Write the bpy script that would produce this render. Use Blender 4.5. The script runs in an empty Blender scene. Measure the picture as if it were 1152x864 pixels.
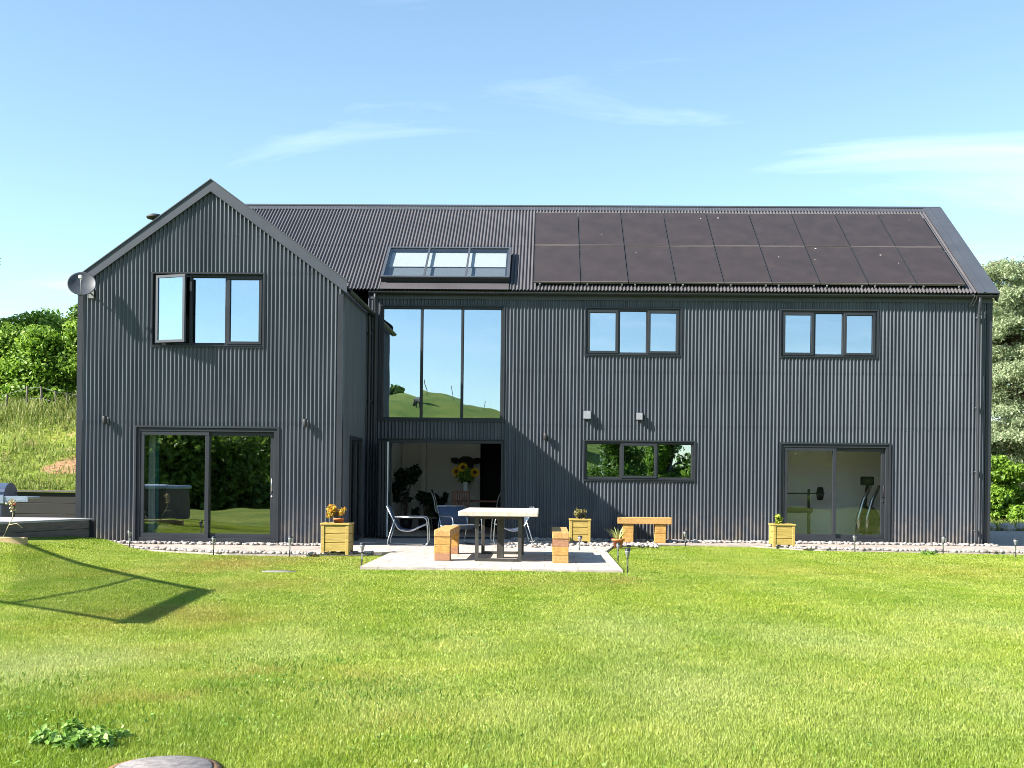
import bpy, math, random
import numpy as np
from mathutils import Vector, Matrix
random.seed(7); rng = np.random.default_rng(11)
sc = bpy.context.scene
col = sc.collection
R = math.radians

# ------------------------------------------------------------------ materials
def new_mat(name):
    m = bpy.data.materials.new(name); m.use_nodes = True
    nt = m.node_tree; b = nt.nodes['Principled BSDF']
    return m, nt, b
def N(nt, t, **kw):
    n = nt.nodes.new(t)
    for k, v in kw.items():
        if k in n.inputs: n.inputs[k].default_value = v
        else: setattr(n, k, v)
    return n
def ramp(nt, stops):
    r = nt.nodes.new('ShaderNodeValToRGB'); cr = r.color_ramp
    while len(cr.elements) < len(stops): cr.elements.new(0.5)
    for e, (p, c) in zip(cr.elements, stops):
        e.position = p; e.color = (*c, 1)
    return r
def mix(nt, fac, a, b, mode='MIX'):
    m = nt.nodes.new('ShaderNodeMix'); m.data_type = 'RGBA'; m.blend_type = mode
    for sock, v in ((m.inputs[0], fac), (m.inputs[6], a), (m.inputs[7], b)):
        if hasattr(v, 'links'): nt.links.new(v, sock)
        elif isinstance(v, (int, float)): sock.default_value = v
        else: sock.default_value = (*v, 1)
    return m.outputs[2]
def noisy(name, c1, c2, scale=8, rough=.7, detail=5, stretch=(1,1,1), metallic=0, bump=0, bscale=None, spec=.5, coat=0):
    m, nt, b = new_mat(name); L = nt.links
    g = N(nt, 'ShaderNodeNewGeometry')
    mp = N(nt, 'ShaderNodeMapping'); mp.inputs['Scale'].default_value = stretch
    tc = N(nt, 'ShaderNodeTexCoord')
    L.new(tc.outputs['Object'], mp.inputs['Vector'])
    n = N(nt, 'ShaderNodeTexNoise', Scale=scale, Detail=detail); L.new(mp.outputs[0], n.inputs['Vector'])
    r = ramp(nt, [(.3, c1), (.7, c2)]); L.new(n.outputs['Fac'], r.inputs[0])
    L.new(r.outputs[0], b.inputs['Base Color'])
    b.inputs['Roughness'].default_value = rough; b.inputs['Metallic'].default_value = metallic
    b.inputs['Specular IOR Level'].default_value = spec; b.inputs['Coat Weight'].default_value = coat
    if bump:
        n2 = N(nt, 'ShaderNodeTexNoise', Scale=bscale or scale*6, Detail=6); L.new(mp.outputs[0], n2.inputs['Vector'])
        bp = N(nt, 'ShaderNodeBump', Strength=bump, Distance=.01); L.new(n2.outputs['Fac'], bp.inputs['Height'])
        L.new(bp.outputs[0], b.inputs['Normal'])
    return m
M = {}
M['clad'] = noisy('charcoal_cladding', (.053,.062,.078), (.071,.080,.097), 1.3, .42, 6, (1,1,.25), spec=.32)
def add_grime_bounce(m):
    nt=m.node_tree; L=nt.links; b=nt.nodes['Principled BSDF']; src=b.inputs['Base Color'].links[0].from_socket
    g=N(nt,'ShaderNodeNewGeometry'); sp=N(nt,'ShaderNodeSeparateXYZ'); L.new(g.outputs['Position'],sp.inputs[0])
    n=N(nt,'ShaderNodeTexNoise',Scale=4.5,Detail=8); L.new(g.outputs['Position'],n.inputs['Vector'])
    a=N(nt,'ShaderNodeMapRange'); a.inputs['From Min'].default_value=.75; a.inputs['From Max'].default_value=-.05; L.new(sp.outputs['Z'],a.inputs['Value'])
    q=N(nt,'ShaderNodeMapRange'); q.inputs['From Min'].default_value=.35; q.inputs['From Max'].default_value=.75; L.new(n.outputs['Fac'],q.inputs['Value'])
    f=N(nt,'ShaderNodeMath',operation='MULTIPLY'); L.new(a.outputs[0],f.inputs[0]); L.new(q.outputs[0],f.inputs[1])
    c=mix(nt,f.outputs[0],src,(.17,.135,.105))  # brown foot: splash grime plus warm ground bounce painted into the colour
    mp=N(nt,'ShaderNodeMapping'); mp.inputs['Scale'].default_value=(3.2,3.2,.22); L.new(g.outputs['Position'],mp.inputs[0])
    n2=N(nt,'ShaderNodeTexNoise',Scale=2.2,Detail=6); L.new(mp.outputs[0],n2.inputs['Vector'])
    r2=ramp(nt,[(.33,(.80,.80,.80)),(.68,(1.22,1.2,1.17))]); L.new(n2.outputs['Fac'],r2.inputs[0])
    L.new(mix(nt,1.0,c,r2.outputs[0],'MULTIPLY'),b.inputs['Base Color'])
add_grime_bounce(M['clad'])
M['roof'] = noisy('roof_sheet', (.052,.048,.052), (.071,.066,.070), 1.1, .5, 6, spec=.5)
M['trim'] = noisy('charcoal_trim', (.042,.049,.062), (.054,.061,.074), 2, .48, spec=.35)
M['frame'] = noisy('window_frame', (.020,.023,.028), (.027,.030,.036), 3, .42, spec=.3)
M['rubber'] = noisy('black_rubber', (.010,.010,.011), (.015,.015,.016), 5, .6)
M['white'] = noisy('white_plastic', (.72,.73,.74), (.80,.80,.80), 4, .4)
M['chrome'] = noisy('brushed_steel', (.40,.41,.42), (.50,.50,.51), 20, .3, metallic=1)
M['alu'] = noisy('grey_metal_light', (.20,.205,.215), (.27,.275,.285), 14, .45, metallic=.3)
M['panel'] = noisy('solar_glass', (.028,.0215,.0200), (.038,.029,.0268), 1.6, .33, 6, spec=.42)
def add_specks(m):
    nt=m.node_tree; L=nt.links; b=nt.nodes['Principled BSDF']; src=b.inputs['Base Color'].links[0].from_socket
    g=N(nt,'ShaderNodeNewGeometry'); v=N(nt,'ShaderNodeTexVoronoi',Scale=2.2); n=N(nt,'ShaderNodeTexNoise',Scale=14,Detail=4)
    L.new(g.outputs['Position'],v.inputs['Vector']); L.new(g.outputs['Position'],n.inputs['Vector'])
    a=N(nt,'ShaderNodeMath',operation='MULTIPLY'); L.new(n.outputs['Fac'],a.inputs[0]); a.inputs[1].default_value=.10
    d=N(nt,'ShaderNodeMath',operation='ADD'); L.new(v.outputs['Distance'],d.inputs[0]); L.new(a.outputs[0],d.inputs[1])
    r=ramp(nt,[(.088,(1,1,1)),(.098,(0,0,0))]); L.new(d.outputs[0],r.inputs[0])
    n2=N(nt,'ShaderNodeTexNoise',Scale=3.5,Detail=7); L.new(g.outputs['Position'],n2.inputs['Vector'])
    r2=ramp(nt,[(.3,(.92,.92,.92)),(.75,(1.18,1.15,1.12))]); L.new(n2.outputs['Fac'],r2.inputs[0])
    c=mix(nt,1.0,src,r2.outputs[0],'MULTIPLY'); o=mix(nt,r.outputs[0],c,(.34,.30,.26)); L.new(o,b.inputs['Base Color'])
add_specks(M['panel'])
M['panel_rail'] = noisy('solar_rail', (.12,.10,.095), (.17,.145,.135), 3, .45)
M['panel_edge'] = noisy('solar_frame', (.02,.02,.022), (.03,.03,.032), 3, .4)
M['inner'] = noisy('plaster', (.60,.58,.54), (.66,.64,.60), 1.5, .9)
M['inner_white'] = noisy('white_plaster', (.80,.81,.81), (.84,.84,.84), 1.5, .9)
def backing(name,c):
    m,nt,b=new_mat(name); b.inputs['Base Color'].default_value=(*c,1); b.inputs['Roughness'].default_value=.9
    t=N(nt,'ShaderNodeBsdfTranslucent'); t.inputs['Color'].default_value=(.8,.8,.78,1); ms=N(nt,'ShaderNodeMixShader'); ms.inputs[0].default_value=.5
    nt.links.new(b.outputs[0],ms.inputs[1]); nt.links.new(t.outputs[0],ms.inputs[2]); nt.links.new(ms.outputs[0],nt.nodes['Material Output'].inputs['Surface']); return m
M['backing']=backing('grey_backing',(.16,.19,.21)); M['backing_pale']=backing('pale_backing',(.54,.58,.58))
M['dark'] = noisy('dark_interior', (.018,.018,.02), (.03,.03,.032), 2, .8)
M['floor'] = noisy('floor_boards', (.38,.32,.26), (.48,.41,.34), 3, .5, stretch=(1,8,1))
M['tabletop'] = noisy('whitewashed_top', (.38,.33,.27), (.50,.45,.385), 5, .7, 8, (6,1,1), bump=.2)
M['iron'] = noisy('painted_iron', (.026,.026,.023), (.048,.045,.038), 9, .5, bump=.1)
M['oak'] = noisy('new_oak', (.30,.16,.045), (.52,.31,.11), 5, .62, 8, (9,1,9), bump=.25)
M['oak_v'] = noisy('oak_block', (.29,.145,.03), (.52,.30,.08), 6, .62, 8, (2,2,12), bump=.25)
M['oak_red'] = noisy('reddish_block', (.24,.11,.055), (.37,.19,.10), 6, .68, 8, (2,2,10), bump=.25)
M['planter'] = noisy('treated_softwood', (.29,.20,.045), (.45,.325,.085), 6, .6, 8, (1,1,8), bump=.2)
M['soil'] = noisy('compost', (.03,.02,.014), (.06,.04,.026), 30, .95, bump=.6)
M['terracotta'] = noisy('terracotta', (.46,.13,.045), (.58,.20,.07), 8, .8)
M['navy'] = noisy('navy_mesh_fabric', (.028,.045,.085), (.040,.060,.105), 40, .7)
M['decking'] = noisy('dark_sleeper', (.06,.05,.046), (.12,.102,.094), 4, .75, 8, (1,1,9), bump=.35)
M['deck_top'] = noisy('weathered_deck_top', (.24,.23,.24), (.32,.31,.32), 5, .8, 8, (1,9,1), bump=.2)
M['black_timber'] = noisy('black_timber', (.010,.009,.009), (.018,.016,.015), 5, .8, 6, (1,1,9))
M['edging'] = noisy('pine_edging', (.32,.22,.10), (.44,.33,.17), 5, .7, 8, (1,9,9))
M['grill'] = noisy('grill_enamel', (.030,.045,.085), (.045,.065,.11), 5, .25, coat=.4)
M['grill_steel'] = noisy('grill_steel', (.28,.33,.42), (.38,.43,.52), 5, .35, metallic=.7)
M['red'] = noisy('red_knob', (.55,.05,.02), (.65,.08,.03), 5, .4)
M['concrete'] = noisy('manhole_concrete', (.13,.118,.116), (.28,.255,.25), 26, .95, 10, bump=.8)
M['rust'] = noisy('rusty_rim', (.12,.06,.03), (.24,.13,.055), 14, .9, bump=.4)
M['pebble'] = None
M['brown'] = noisy('mahogany', (.16,.045,.022), (.24,.07,.035), 6, .4, 6, (6,6,1))
M['teal'] = noisy('teal_curtain', (.02,.16,.19), (.03,.22,.25), 5, .9)
M['curtain'] = noisy('pale_curtain', (.62,.68,.68), (.72,.77,.77), 5, .9)
M['dish'] = noisy('grey_dish', (.030,.036,.046), (.045,.052,.063), 4, .5)
M['bark'] = noisy('bark', (.06,.045,.032), (.13,.10,.075), 6, .9, 8, (3,3,.6), bump=.6)
M['post'] = noisy('weathered_post', (.10,.085,.07), (.18,.155,.13), 6, .85, 8, (3,3,.5))
M['blue_cover'] = noisy('spa_cover', (.25,.33,.50), (.32,.40,.58), 4, .5)
M['cow'] = noisy('black_hide', (.010,.008,.007), (.022,.016,.012), 6, .8)
M['cloth'] = None

def tile_mat(name, c1, c2, mortar, scale, rough=.85, sq=1):
    m, nt, b = new_mat(name); L = nt.links
    tc = N(nt, 'ShaderNodeTexCoord'); br = N(nt, 'ShaderNodeTexBrick')
    L.new(tc.outputs['Object'], br.inputs['Vector'])
    br.inputs['Scale'].default_value = scale; br.inputs['Mortar Size'].default_value = .016
    br.inputs['Brick Width'].default_value = sq; br.inputs['Row Height'].default_value = 1
    br.inputs['Color1'].default_value = (*c1,1); br.inputs['Color2'].default_value = (*c2,1); br.inputs['Mortar'].default_value = (*mortar,1)
    n = N(nt, 'ShaderNodeTexNoise', Scale=5, Detail=8); L.new(tc.outputs['Object'], n.inputs['Vector'])
    r = ramp(nt, [(.3, (.62,.61,.60)), (.7, (1.10,1.08,1.05))]); L.new(n.outputs['Fac'], r.inputs[0])
    o = mix(nt, 1.0, br.outputs['Color'], r.outputs[0], 'MULTIPLY')
    L.new(o, b.inputs['Base Color']); b.inputs['Roughness'].default_value = rough
    n2 = N(nt, 'ShaderNodeTexNoise', Scale=60, Detail=6); L.new(tc.outputs['Object'], n2.inputs['Vector'])
    bp = N(nt, 'ShaderNodeBump', Strength=.3, Distance=.01); L.new(n2.outputs['Fac'], bp.inputs['Height']); L.new(bp.outputs[0], b.inputs['Normal'])
    return m
M['paving'] = tile_mat('paving', (.40,.355,.315), (.46,.41,.37), (.28,.24,.21), 1.6, sq=1.5)
M['path'] = tile_mat('path_slabs', (.33,.285,.25), (.38,.335,.30), (.23,.20,.175), 1.7)
M['gravel'] = noisy('pale_gravel', (.20,.18,.165), (.34,.31,.29), 30, .95, 8, bump=.8, bscale=60)

def island(name, cols, rough=.6, trans=.25, spec=.3, noise=None, tint=False):
    """leaf / blade / pebble material: each separate piece has its own tone"""
    m, nt, b = new_mat(name); L = nt.links
    g = N(nt, 'ShaderNodeNewGeometry')
    n = len(cols); r = ramp(nt, [(i/(n-1), c) for i, c in enumerate(cols)])
    L.new(g.outputs['Random Per Island'], r.inputs[0]); c = r.outputs[0]
    if noise:
        for sc_, dt, lo, hi, a, bb in noise:
            tx = N(nt, 'ShaderNodeTexNoise', Scale=sc_, Detail=dt); L.new(g.outputs['Position'], tx.inputs['Vector'])
            rr = ramp(nt, [(lo, a), (hi, bb)]); L.new(tx.outputs['Fac'], rr.inputs[0])
            c = mix(nt, 1.0, c, rr.outputs[0], 'MULTIPLY')
    if tint:
        at = N(nt, 'ShaderNodeAttribute'); at.attribute_name = 'wear'; sx = N(nt, 'ShaderNodeSeparateColor'); L.new(at.outputs['Color'], sx.inputs[0])
        c = mix(nt, sx.outputs[1], c, (.56,.56,.27)); c = mix(nt, sx.outputs[2], c, (.120,.225,.014)); c = mix(nt, sx.outputs[0], c, (.36,.235,.075))
    L.new(c, b.inputs['Base Color']); b.inputs['Roughness'].default_value = rough
    b.inputs['Specular IOR Level'].default_value = spec
    if trans:
        t = N(nt, 'ShaderNodeBsdfTranslucent'); L.new(c, t.inputs['Color'])
        ms = N(nt, 'ShaderNodeMixShader'); ms.inputs[0].default_value = trans
        L.new(b.outputs[0], ms.inputs[1]); L.new(t.outputs[0], ms.inputs[2])
        L.new(ms.outputs[0], nt.nodes['Material Output'].inputs['Surface'])
    return m
M['pebble'] = island('white_pebbles', [(.13,.115,.105),(.27,.245,.225),(.36,.335,.31),(.20,.17,.15),(.40,.39,.37)], .8, 0)
M['stone'] = island('pale_stones', [(.30,.27,.25),(.40,.37,.34)], .9, 0)
GR_NOISE = [(.35, 4, .35, .65, (.86,.94,.9), (1.06,1.06,1.0)), (1.7, 5, .36, .66, (.72,.88,.62), (1.08,1.08,1.3))]
M['grass'] = island('lawn_grass', [(.205,.260,.018),(.275,.330,.024),(.325,.375,.032),(.38,.41,.058),(.48,.49,.16)], .5, .42, .35, GR_NOISE, True)
M['tall_grass'] = island('rough_grass', [(.12,.19,.03),(.20,.27,.05),(.28,.32,.08),(.40,.38,.17)], .6, .35, .3)
M['lush'] = island('lush_grass', [(.08,.165,.012),(.115,.21,.016),(.16,.265,.024),(.23,.33,.05)], .5, .4, .35)
M['weed'] = island('weed_leaves', [(.13,.26,.035),(.19,.34,.055),(.32,.45,.14)], .5, .35, .4)
M['leaf_a'] = island('leaves_bright', [(.08,.17,.014),(.14,.26,.022),(.21,.35,.036),(.30,.43,.065)], .5, .45, .4)
M['leaf_b'] = island('leaves_mid', [(.065,.135,.016),(.11,.20,.024),(.165,.27,.036)], .5, .42, .4)
M['leaf_c'] = island('leaves_lime', [(.10,.20,.018),(.17,.29,.03),(.24,.37,.05),(.30,.42,.08)], .5, .42, .35)
M['cedar'] = island('cedar_needles', [(.18,.235,.12),(.29,.36,.20),(.41,.47,.28),(.54,.59,.38)], .8, .45, .1)
M['house_leaf'] = island('dark_houseplant', [(.010,.022,.010),(.018,.040,.016),(.03,.06,.02)], .5, .1, .3)
M['orange_leaf'] = island('orange_foliage', [(.55,.16,.03),(.62,.30,.04),(.50,.40,.06),(.36,.38,.06)], .6, .25, .3)
M['lime_leaf'] = island('lime_foliage', [(.22,.34,.04),(.40,.48,.06),(.55,.55,.08)], .6, .25, .3)
M['olive_leaf'] = island('olive_foliage', [(.14,.13,.05),(.22,.20,.07),(.28,.24,.10)], .6, .25, .3)
M['spike_leaf'] = island('spiky_leaves', [(.18,.28,.05),(.42,.46,.16),(.55,.55,.25)], .5, .2, .3)
M['dry'] = island('dry_stems', [(.42,.36,.20),(.55,.48,.30)], .8, .1, .2)
M['petal'] = island('sunflower_petals', [(.75,.42,.01),(.85,.55,.02)], .6, .2, .2)
M['seed'] = noisy('sunflower_seed', (.06,.025,.01), (.10,.04,.015), 20, .9)

def ground_mat():
    m, nt, b = new_mat('ground_turf'); L = nt.links
    g = N(nt, 'ShaderNodeNewGeometry'); P = g.outputs['Position']
    n1 = N(nt, 'ShaderNodeTexNoise', Scale=.35, Detail=4); L.new(P, n1.inputs['Vector'])
    n2 = N(nt, 'ShaderNodeTexNoise', Scale=9, Detail=8); L.new(P, n2.inputs['Vector'])
    r1 = ramp(nt, [(.35, (.095,.155,.020)), (.65, (.19,.225,.04))]); L.new(n1.outputs['Fac'], r1.inputs[0])
    r2 = ramp(nt, [(.3, (.6,.62,.55)), (.7, (1.15,1.15,1.1))]); L.new(n2.outputs['Fac'], r2.inputs[0])
    turf = mix(nt, 1.0, r1.outputs[0], r2.outputs[0], 'MULTIPLY')
    # bare earth, stored per vertex where the bank was dug
    at = N(nt, 'ShaderNodeAttribute'); at.attribute_name = 'earth'
    n3 = N(nt, 'ShaderNodeTexNoise', Scale=1.6, Detail=7); L.new(P, n3.inputs['Vector'])
    ad = N(nt, 'ShaderNodeMath', operation='ADD'); L.new(at.outputs['Fac'], ad.inputs[0]); L.new(n3.outputs['Fac'], ad.inputs[1])
    rr = ramp(nt, [(0.98, (0,0,0)), (1.0, (1,1,1))])
    mr = N(nt, 'ShaderNodeMapRange'); mr.inputs['From Min'].default_value = .95; mr.inputs['From Max'].default_value = 1.12
    L.new(ad.outputs[0], mr.inputs['Value'])
    r4 = ramp(nt, [(.3, (.20,.13,.075)), (.55, (.30,.17,.10)), (.75, (.42,.20,.11))]); L.new(n2.outputs['Fac'], r4.inputs[0])
    o = mix(nt, mr.outputs[0], turf, r4.outputs[0])
    L.new(o, b.inputs['Base Color']); b.inputs['Roughness'].default_value = .95; b.inputs['Specular IOR Level'].default_value = .1
    bp = N(nt, 'ShaderNodeBump', Strength=.8, Distance=.04); L.new(n2.outputs['Fac'], bp.inputs['Height']); L.new(bp.outputs[0], b.inputs['Normal'])
    return m
M['ground'] = ground_mat()

def glass(name, refl, tint, rc=(.96,.98,1)):
    m, nt, b = new_mat(name); L = nt.links; nt.nodes.remove(b)
    gl = N(nt, 'ShaderNodeBsdfGlossy'); gl.inputs['Roughness'].default_value = 0.0; gl.inputs['Color'].default_value = (*rc,1)
    tr = N(nt, 'ShaderNodeBsdfTransparent'); tr.inputs['Color'].default_value = (*tint,1)
    lw = N(nt, 'ShaderNodeLayerWeight'); lw.inputs['Blend'].default_value = .5
    pw = N(nt, 'ShaderNodeMath', operation='POWER'); L.new(lw.outputs['Facing'], pw.inputs[0]); pw.inputs[1].default_value = 5
    mr = N(nt, 'ShaderNodeMapRange'); mr.inputs['To Min'].default_value = refl; mr.inputs['To Max'].default_value = .95
    L.new(pw.outputs[0], mr.inputs['Value'])
    n = N(nt, 'ShaderNodeTexNoise', Scale=1.3, Detail=1); tc = N(nt, 'ShaderNodeTexCoord'); L.new(tc.outputs['Object'], n.inputs['Vector'])
    bp = N(nt, 'ShaderNodeBump', Strength=.10, Distance=.02); L.new(n.outputs['Fac'], bp.inputs['Height']); L.new(bp.outputs[0], gl.inputs['Normal'])
    ms = N(nt, 'ShaderNodeMixShader'); L.new(mr.outputs[0], ms.inputs[0]); L.new(tr.outputs[0], ms.inputs[1]); L.new(gl.outputs[0], ms.inputs[2])
    L.new(ms.outputs[0], nt.nodes['Material Output'].inputs['Surface'])
    return m
M['glass_up'] = glass('coated_glass', .46, (.55,.6,.65), (.74,.86,1))
M['glass_low'] = glass('clear_glazing', .22, (.84,.87,.87))
M['glass_gym'] = glass('plain_glazing', .06, (.96,.97,.97))
M['glass_sky'] = glass('roof_glazing', .05, (.97,.985,.99))

def net_mat():
    m, nt, b = new_mat('fine_mesh'); L = nt.links
    b.inputs['Base Color'].default_value = (.03,.03,.03,1)
    tr = N(nt, 'ShaderNodeBsdfTransparent'); ms = N(nt, 'ShaderNodeMixShader'); ms.inputs[0].default_value = .34
    L.new(tr.outputs[0], ms.inputs[1]); L.new(b.outputs[0], ms.inputs[2]); L.new(ms.outputs[0], nt.nodes['Material Output'].inputs['Surface'])
    return m
M['net'] = net_mat()

# ------------------------------------------------------------------ mesh helpers
class MB:
    def __init__(s): s.v = []; s.f = []; s.mi = []; s.cur = 0
    def quadbox(s, P):       # 8 points: bottom 4 ccw, top 4
        o = len(s.v); s.v += [tuple(p) for p in P]
        for f in ((3,2,1,0),(4,5,6,7),(0,1,5,4),(1,2,6,5),(2,3,7,6),(3,0,4,7)):
            s.f.append(tuple(o+i for i in f)); s.mi.append(s.cur)
    def box(s, x0,x1,y0,y1,z0,z1, b=0):
        if b <= 0:
            s.quadbox([(x0,y0,z0),(x1,y0,z0),(x1,y1,z0),(x0,y1,z0),(x0,y0,z1),(x1,y0,z1),(x1,y1,z1),(x0,y1,z1)]); return
        # chamfered box: 24 corners
        o = len(s.v); X=(x0,x1);Y=(y0,y1);Z=(z0,z1); sg=(1,-1); idx={}
        for i in (0,1):
            for j in (0,1):
                for k in (0,1):
                    for a in range(3):
                        p=[X[i]+sg[i]*b, Y[j]+sg[j]*b, Z[k]+sg[k]*b]; p[a]=(X[i],Y[j],Z[k])[a]
                        idx[i,j,k,a]=len(s.v); s.v.append(tuple(p))
        def F(*q): s.f.append(q); s.mi.append(s.cur)
        for i in (0,1):
            q=[idx[i,0,0,0],idx[i,1,0,0],idx[i,1,1,0],idx[i,0,1,0]]; F(*(q if i else q[::-1]))
            q=[idx[0,i,0,1],idx[0,i,1,1],idx[1,i,1,1],idx[1,i,0,1]]; F(*(q if i else q[::-1]))
            q=[idx[0,0,i,2],idx[1,0,i,2],idx[1,1,i,2],idx[0,1,i,2]]; F(*(q if i else q[::-1]))
        for i in (0,1):
            for j in (0,1):
                F(idx[i,j,0,0],idx[i,j,0,1],idx[i,j,1,1],idx[i,j,1,0])
                F(idx[i,0,j,0],idx[i,0,j,2],idx[i,1,j,2],idx[i,1,j,0])
                F(idx[0,i,j,1],idx[0,i,j,2],idx[1,i,j,2],idx[1,i,j,1])
                for k in (0,1): F(idx[i,j,k,0],idx[i,j,k,1],idx[i,j,k,2])
    def tube(s, pts, r, n=8, cap=True):
        pts=[Vector(p) for p in pts]; rs = r if isinstance(r,(list,tuple)) else [r]*len(pts)
        o=len(s.v); up=None
        for i,p in enumerate(pts):
            d=(pts[min(i+1,len(pts)-1)]-pts[max(i-1,0)])
            d = d.normalized() if d.length>1e-9 else Vector((0,0,1))
            if up is None: up=Vector((0,0,1)) if abs(d.z)<.9 else Vector((1,0,0))
            a=d.cross(up); a=a.normalized() if a.length>1e-6 else d.orthogonal().normalized()
            b_=a.cross(d).normalized(); up=b_
            for k in range(n):
                t=2*math.pi*k/n; q=p+(a*math.cos(t)+b_*math.sin(t))*rs[i]; s.v.append(tuple(q))
        for i in range(len(pts)-1):
            for k in range(n):
                k2=(k+1)%n; s.f.append((o+i*n+k,o+i*n+k2,o+(i+1)*n+k2,o+(i+1)*n+k)); s.mi.append(s.cur)
        if cap:
            s.f.append(tuple(o+k for k in range(n))[::-1]); s.mi.append(s.cur)
            s.f.append(tuple(o+(len(pts)-1)*n+k for k in range(n))); s.mi.append(s.cur)
    def lathe(s, prof, c=(0,0,0), n=20, M4=None):
        o=len(s.v)
        for r,z in prof:
            for k in range(n):
                t=2*math.pi*k/n; p=Vector((r*math.cos(t),r*math.sin(t),z))
                if M4 is not None: p=M4@p
                s.v.append((p.x+c[0],p.y+c[1],p.z+c[2]))
        for i in range(len(prof)-1):
            for k in range(n):
                k2=(k+1)%n; s.f.append((o+i*n+k,o+i*n+k2,o+(i+1)*n+k2,o+(i+1)*n+k)); s.mi.append(s.cur)
    def face(s, pts):
        o=len(s.v); s.v += [tuple(p) for p in pts]; s.f.append(tuple(range(o,o+len(pts)))); s.mi.append(s.cur)
    def prism(s, pts, d):
        """polygon pts extruded by vector d"""
        n=len(pts); o=len(s.v); d=Vector(d)
        s.v += [tuple(p) for p in pts]; s.v += [tuple(Vector(p)+d) for p in pts]
        s.f.append(tuple(o+i for i in range(n))); s.mi.append(s.cur)
        s.f.append(tuple(o+n+i for i in range(n))[::-1]); s.mi.append(s.cur)
        for i in range(n):
            j=(i+1)%n; s.f.append((o+i,o+n+i,o+n+j,o+j)); s.mi.append(s.cur)
    def pieces(s, tol=.03):
        n=len(s.v); par=list(range(n))
        def find(a):
            while par[a]!=a: par[a]=par[par[a]]; a=par[a]
            return a
        for f in s.f:
            r=find(f[0])
            for i in f[1:]: par[find(i)]=r
        gr={}
        for k,f in enumerate(s.f): gr.setdefault(find(f[0]),[]).append(k)
        bb=[]
        for g,fs in gr.items():
            P=np.array([s.v[i] for k in fs for i in s.f[k]]); bb.append([P.min(0)-tol/2,P.max(0)+tol/2,fs])
        lab=list(range(len(bb)))
        def f2(a):
            while lab[a]!=a: a=lab[a]
            return a
        for i in range(len(bb)):
            for j in range(i):
                if (bb[i][0]<=bb[j][1]).all() and (bb[j][0]<=bb[i][1]).all(): lab[f2(i)]=f2(j)
        out={}
        for i,b in enumerate(bb): out.setdefault(f2(i),[]).extend(b[2])
        return list(out.values())
    def build(s, name, m, parent=None, smooth=False, loc=None):
        if parent is not None and len(s.f)<4000:
            g=s.pieces()
            if 1<len(g)<=16:
                res=[]
                for fs in g:
                    q=MB(); ids={}
                    for k in fs:
                        for i in s.f[k]:
                            if i not in ids: ids[i]=len(q.v); q.v.append(s.v[i])
                        q.f.append(tuple(ids[i] for i in s.f[k])); q.mi.append(s.mi[k])
                    res.append(fixn(q._build(name,m,parent,smooth,loc)))
                return res[0]
        return s._build(name,m,parent,smooth,loc)
    def _build(s, name, m, parent=None, smooth=False, loc=None):
        me=bpy.data.meshes.new(name); me.from_pydata(s.v,[],s.f)
        ms = m if isinstance(m,(list,tuple)) else [m]
        for k in ms: me.materials.append(k)
        if len(ms)>1: me.polygons.foreach_set('material_index', s.mi)
        if smooth: me.polygons.foreach_set('use_smooth',[True]*len(me.polygons))
        me.update()
        o=bpy.data.objects.new(name,me); col.objects.link(o)
        if loc: o.location=loc
        if parent: o.parent=parent
        return o
def fixn(o):
    import bmesh
    b=bmesh.new(); b.from_mesh(o.data); bmesh.ops.recalc_face_normals(b,faces=b.faces); b.to_mesh(o.data); b.free(); return o
def np_mesh(name, V, F, m, parent=None, smooth=False):
    """V (n,3) float, F (m,k) int"""
    me=bpy.data.meshes.new(name); k=F.shape[1]
    me.vertices.add(len(V)); me.vertices.foreach_set('co',V.astype(np.float32).ravel())
    me.loops.add(F.size); me.loops.foreach_set('vertex_index',F.astype(np.int32).ravel())
    me.polygons.add(len(F)); me.polygons.foreach_set('loop_start',np.arange(0,F.size,k,dtype=np.int32))
    me.polygons.foreach_set('loop_total',np.full(len(F),k,dtype=np.int32))
    if smooth: me.polygons.foreach_set('use_smooth',np.ones(len(F),dtype=bool))
    me.materials.append(m); me.update(calc_edges=True); me.validate()
    o=bpy.data.objects.new(name,me); col.objects.link(o)
    if parent: o.parent=parent
    return o
def tag(o,label=None,cat=None,group=None,kind=None):
    if label: o['label']=label
    if cat: o['category']=cat
    if group: o['group']=group
    if kind: o['kind']=kind
    return o
def thing(name,label,cat,loc=(0,0,0),rz=0,group=None):
    o=bpy.data.objects.new(name,None); o.empty_display_size=.2; col.objects.link(o)
    o.location=loc; o.rotation_euler=(0,0,rz); return tag(o,label,cat,group)
def dup(root,loc,label,rz=None):
    r=root.copy(); col.objects.link(r); r.location=loc; r['label']=label
    if rz is not None: r.rotation_euler=(0,0,rz)
    for ch in root.children:
        c=ch.copy(); col.objects.link(c); c.parent=r
        for g in ch.children:
            d=g.copy(); col.objects.link(d); d.parent=c
    return r

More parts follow.
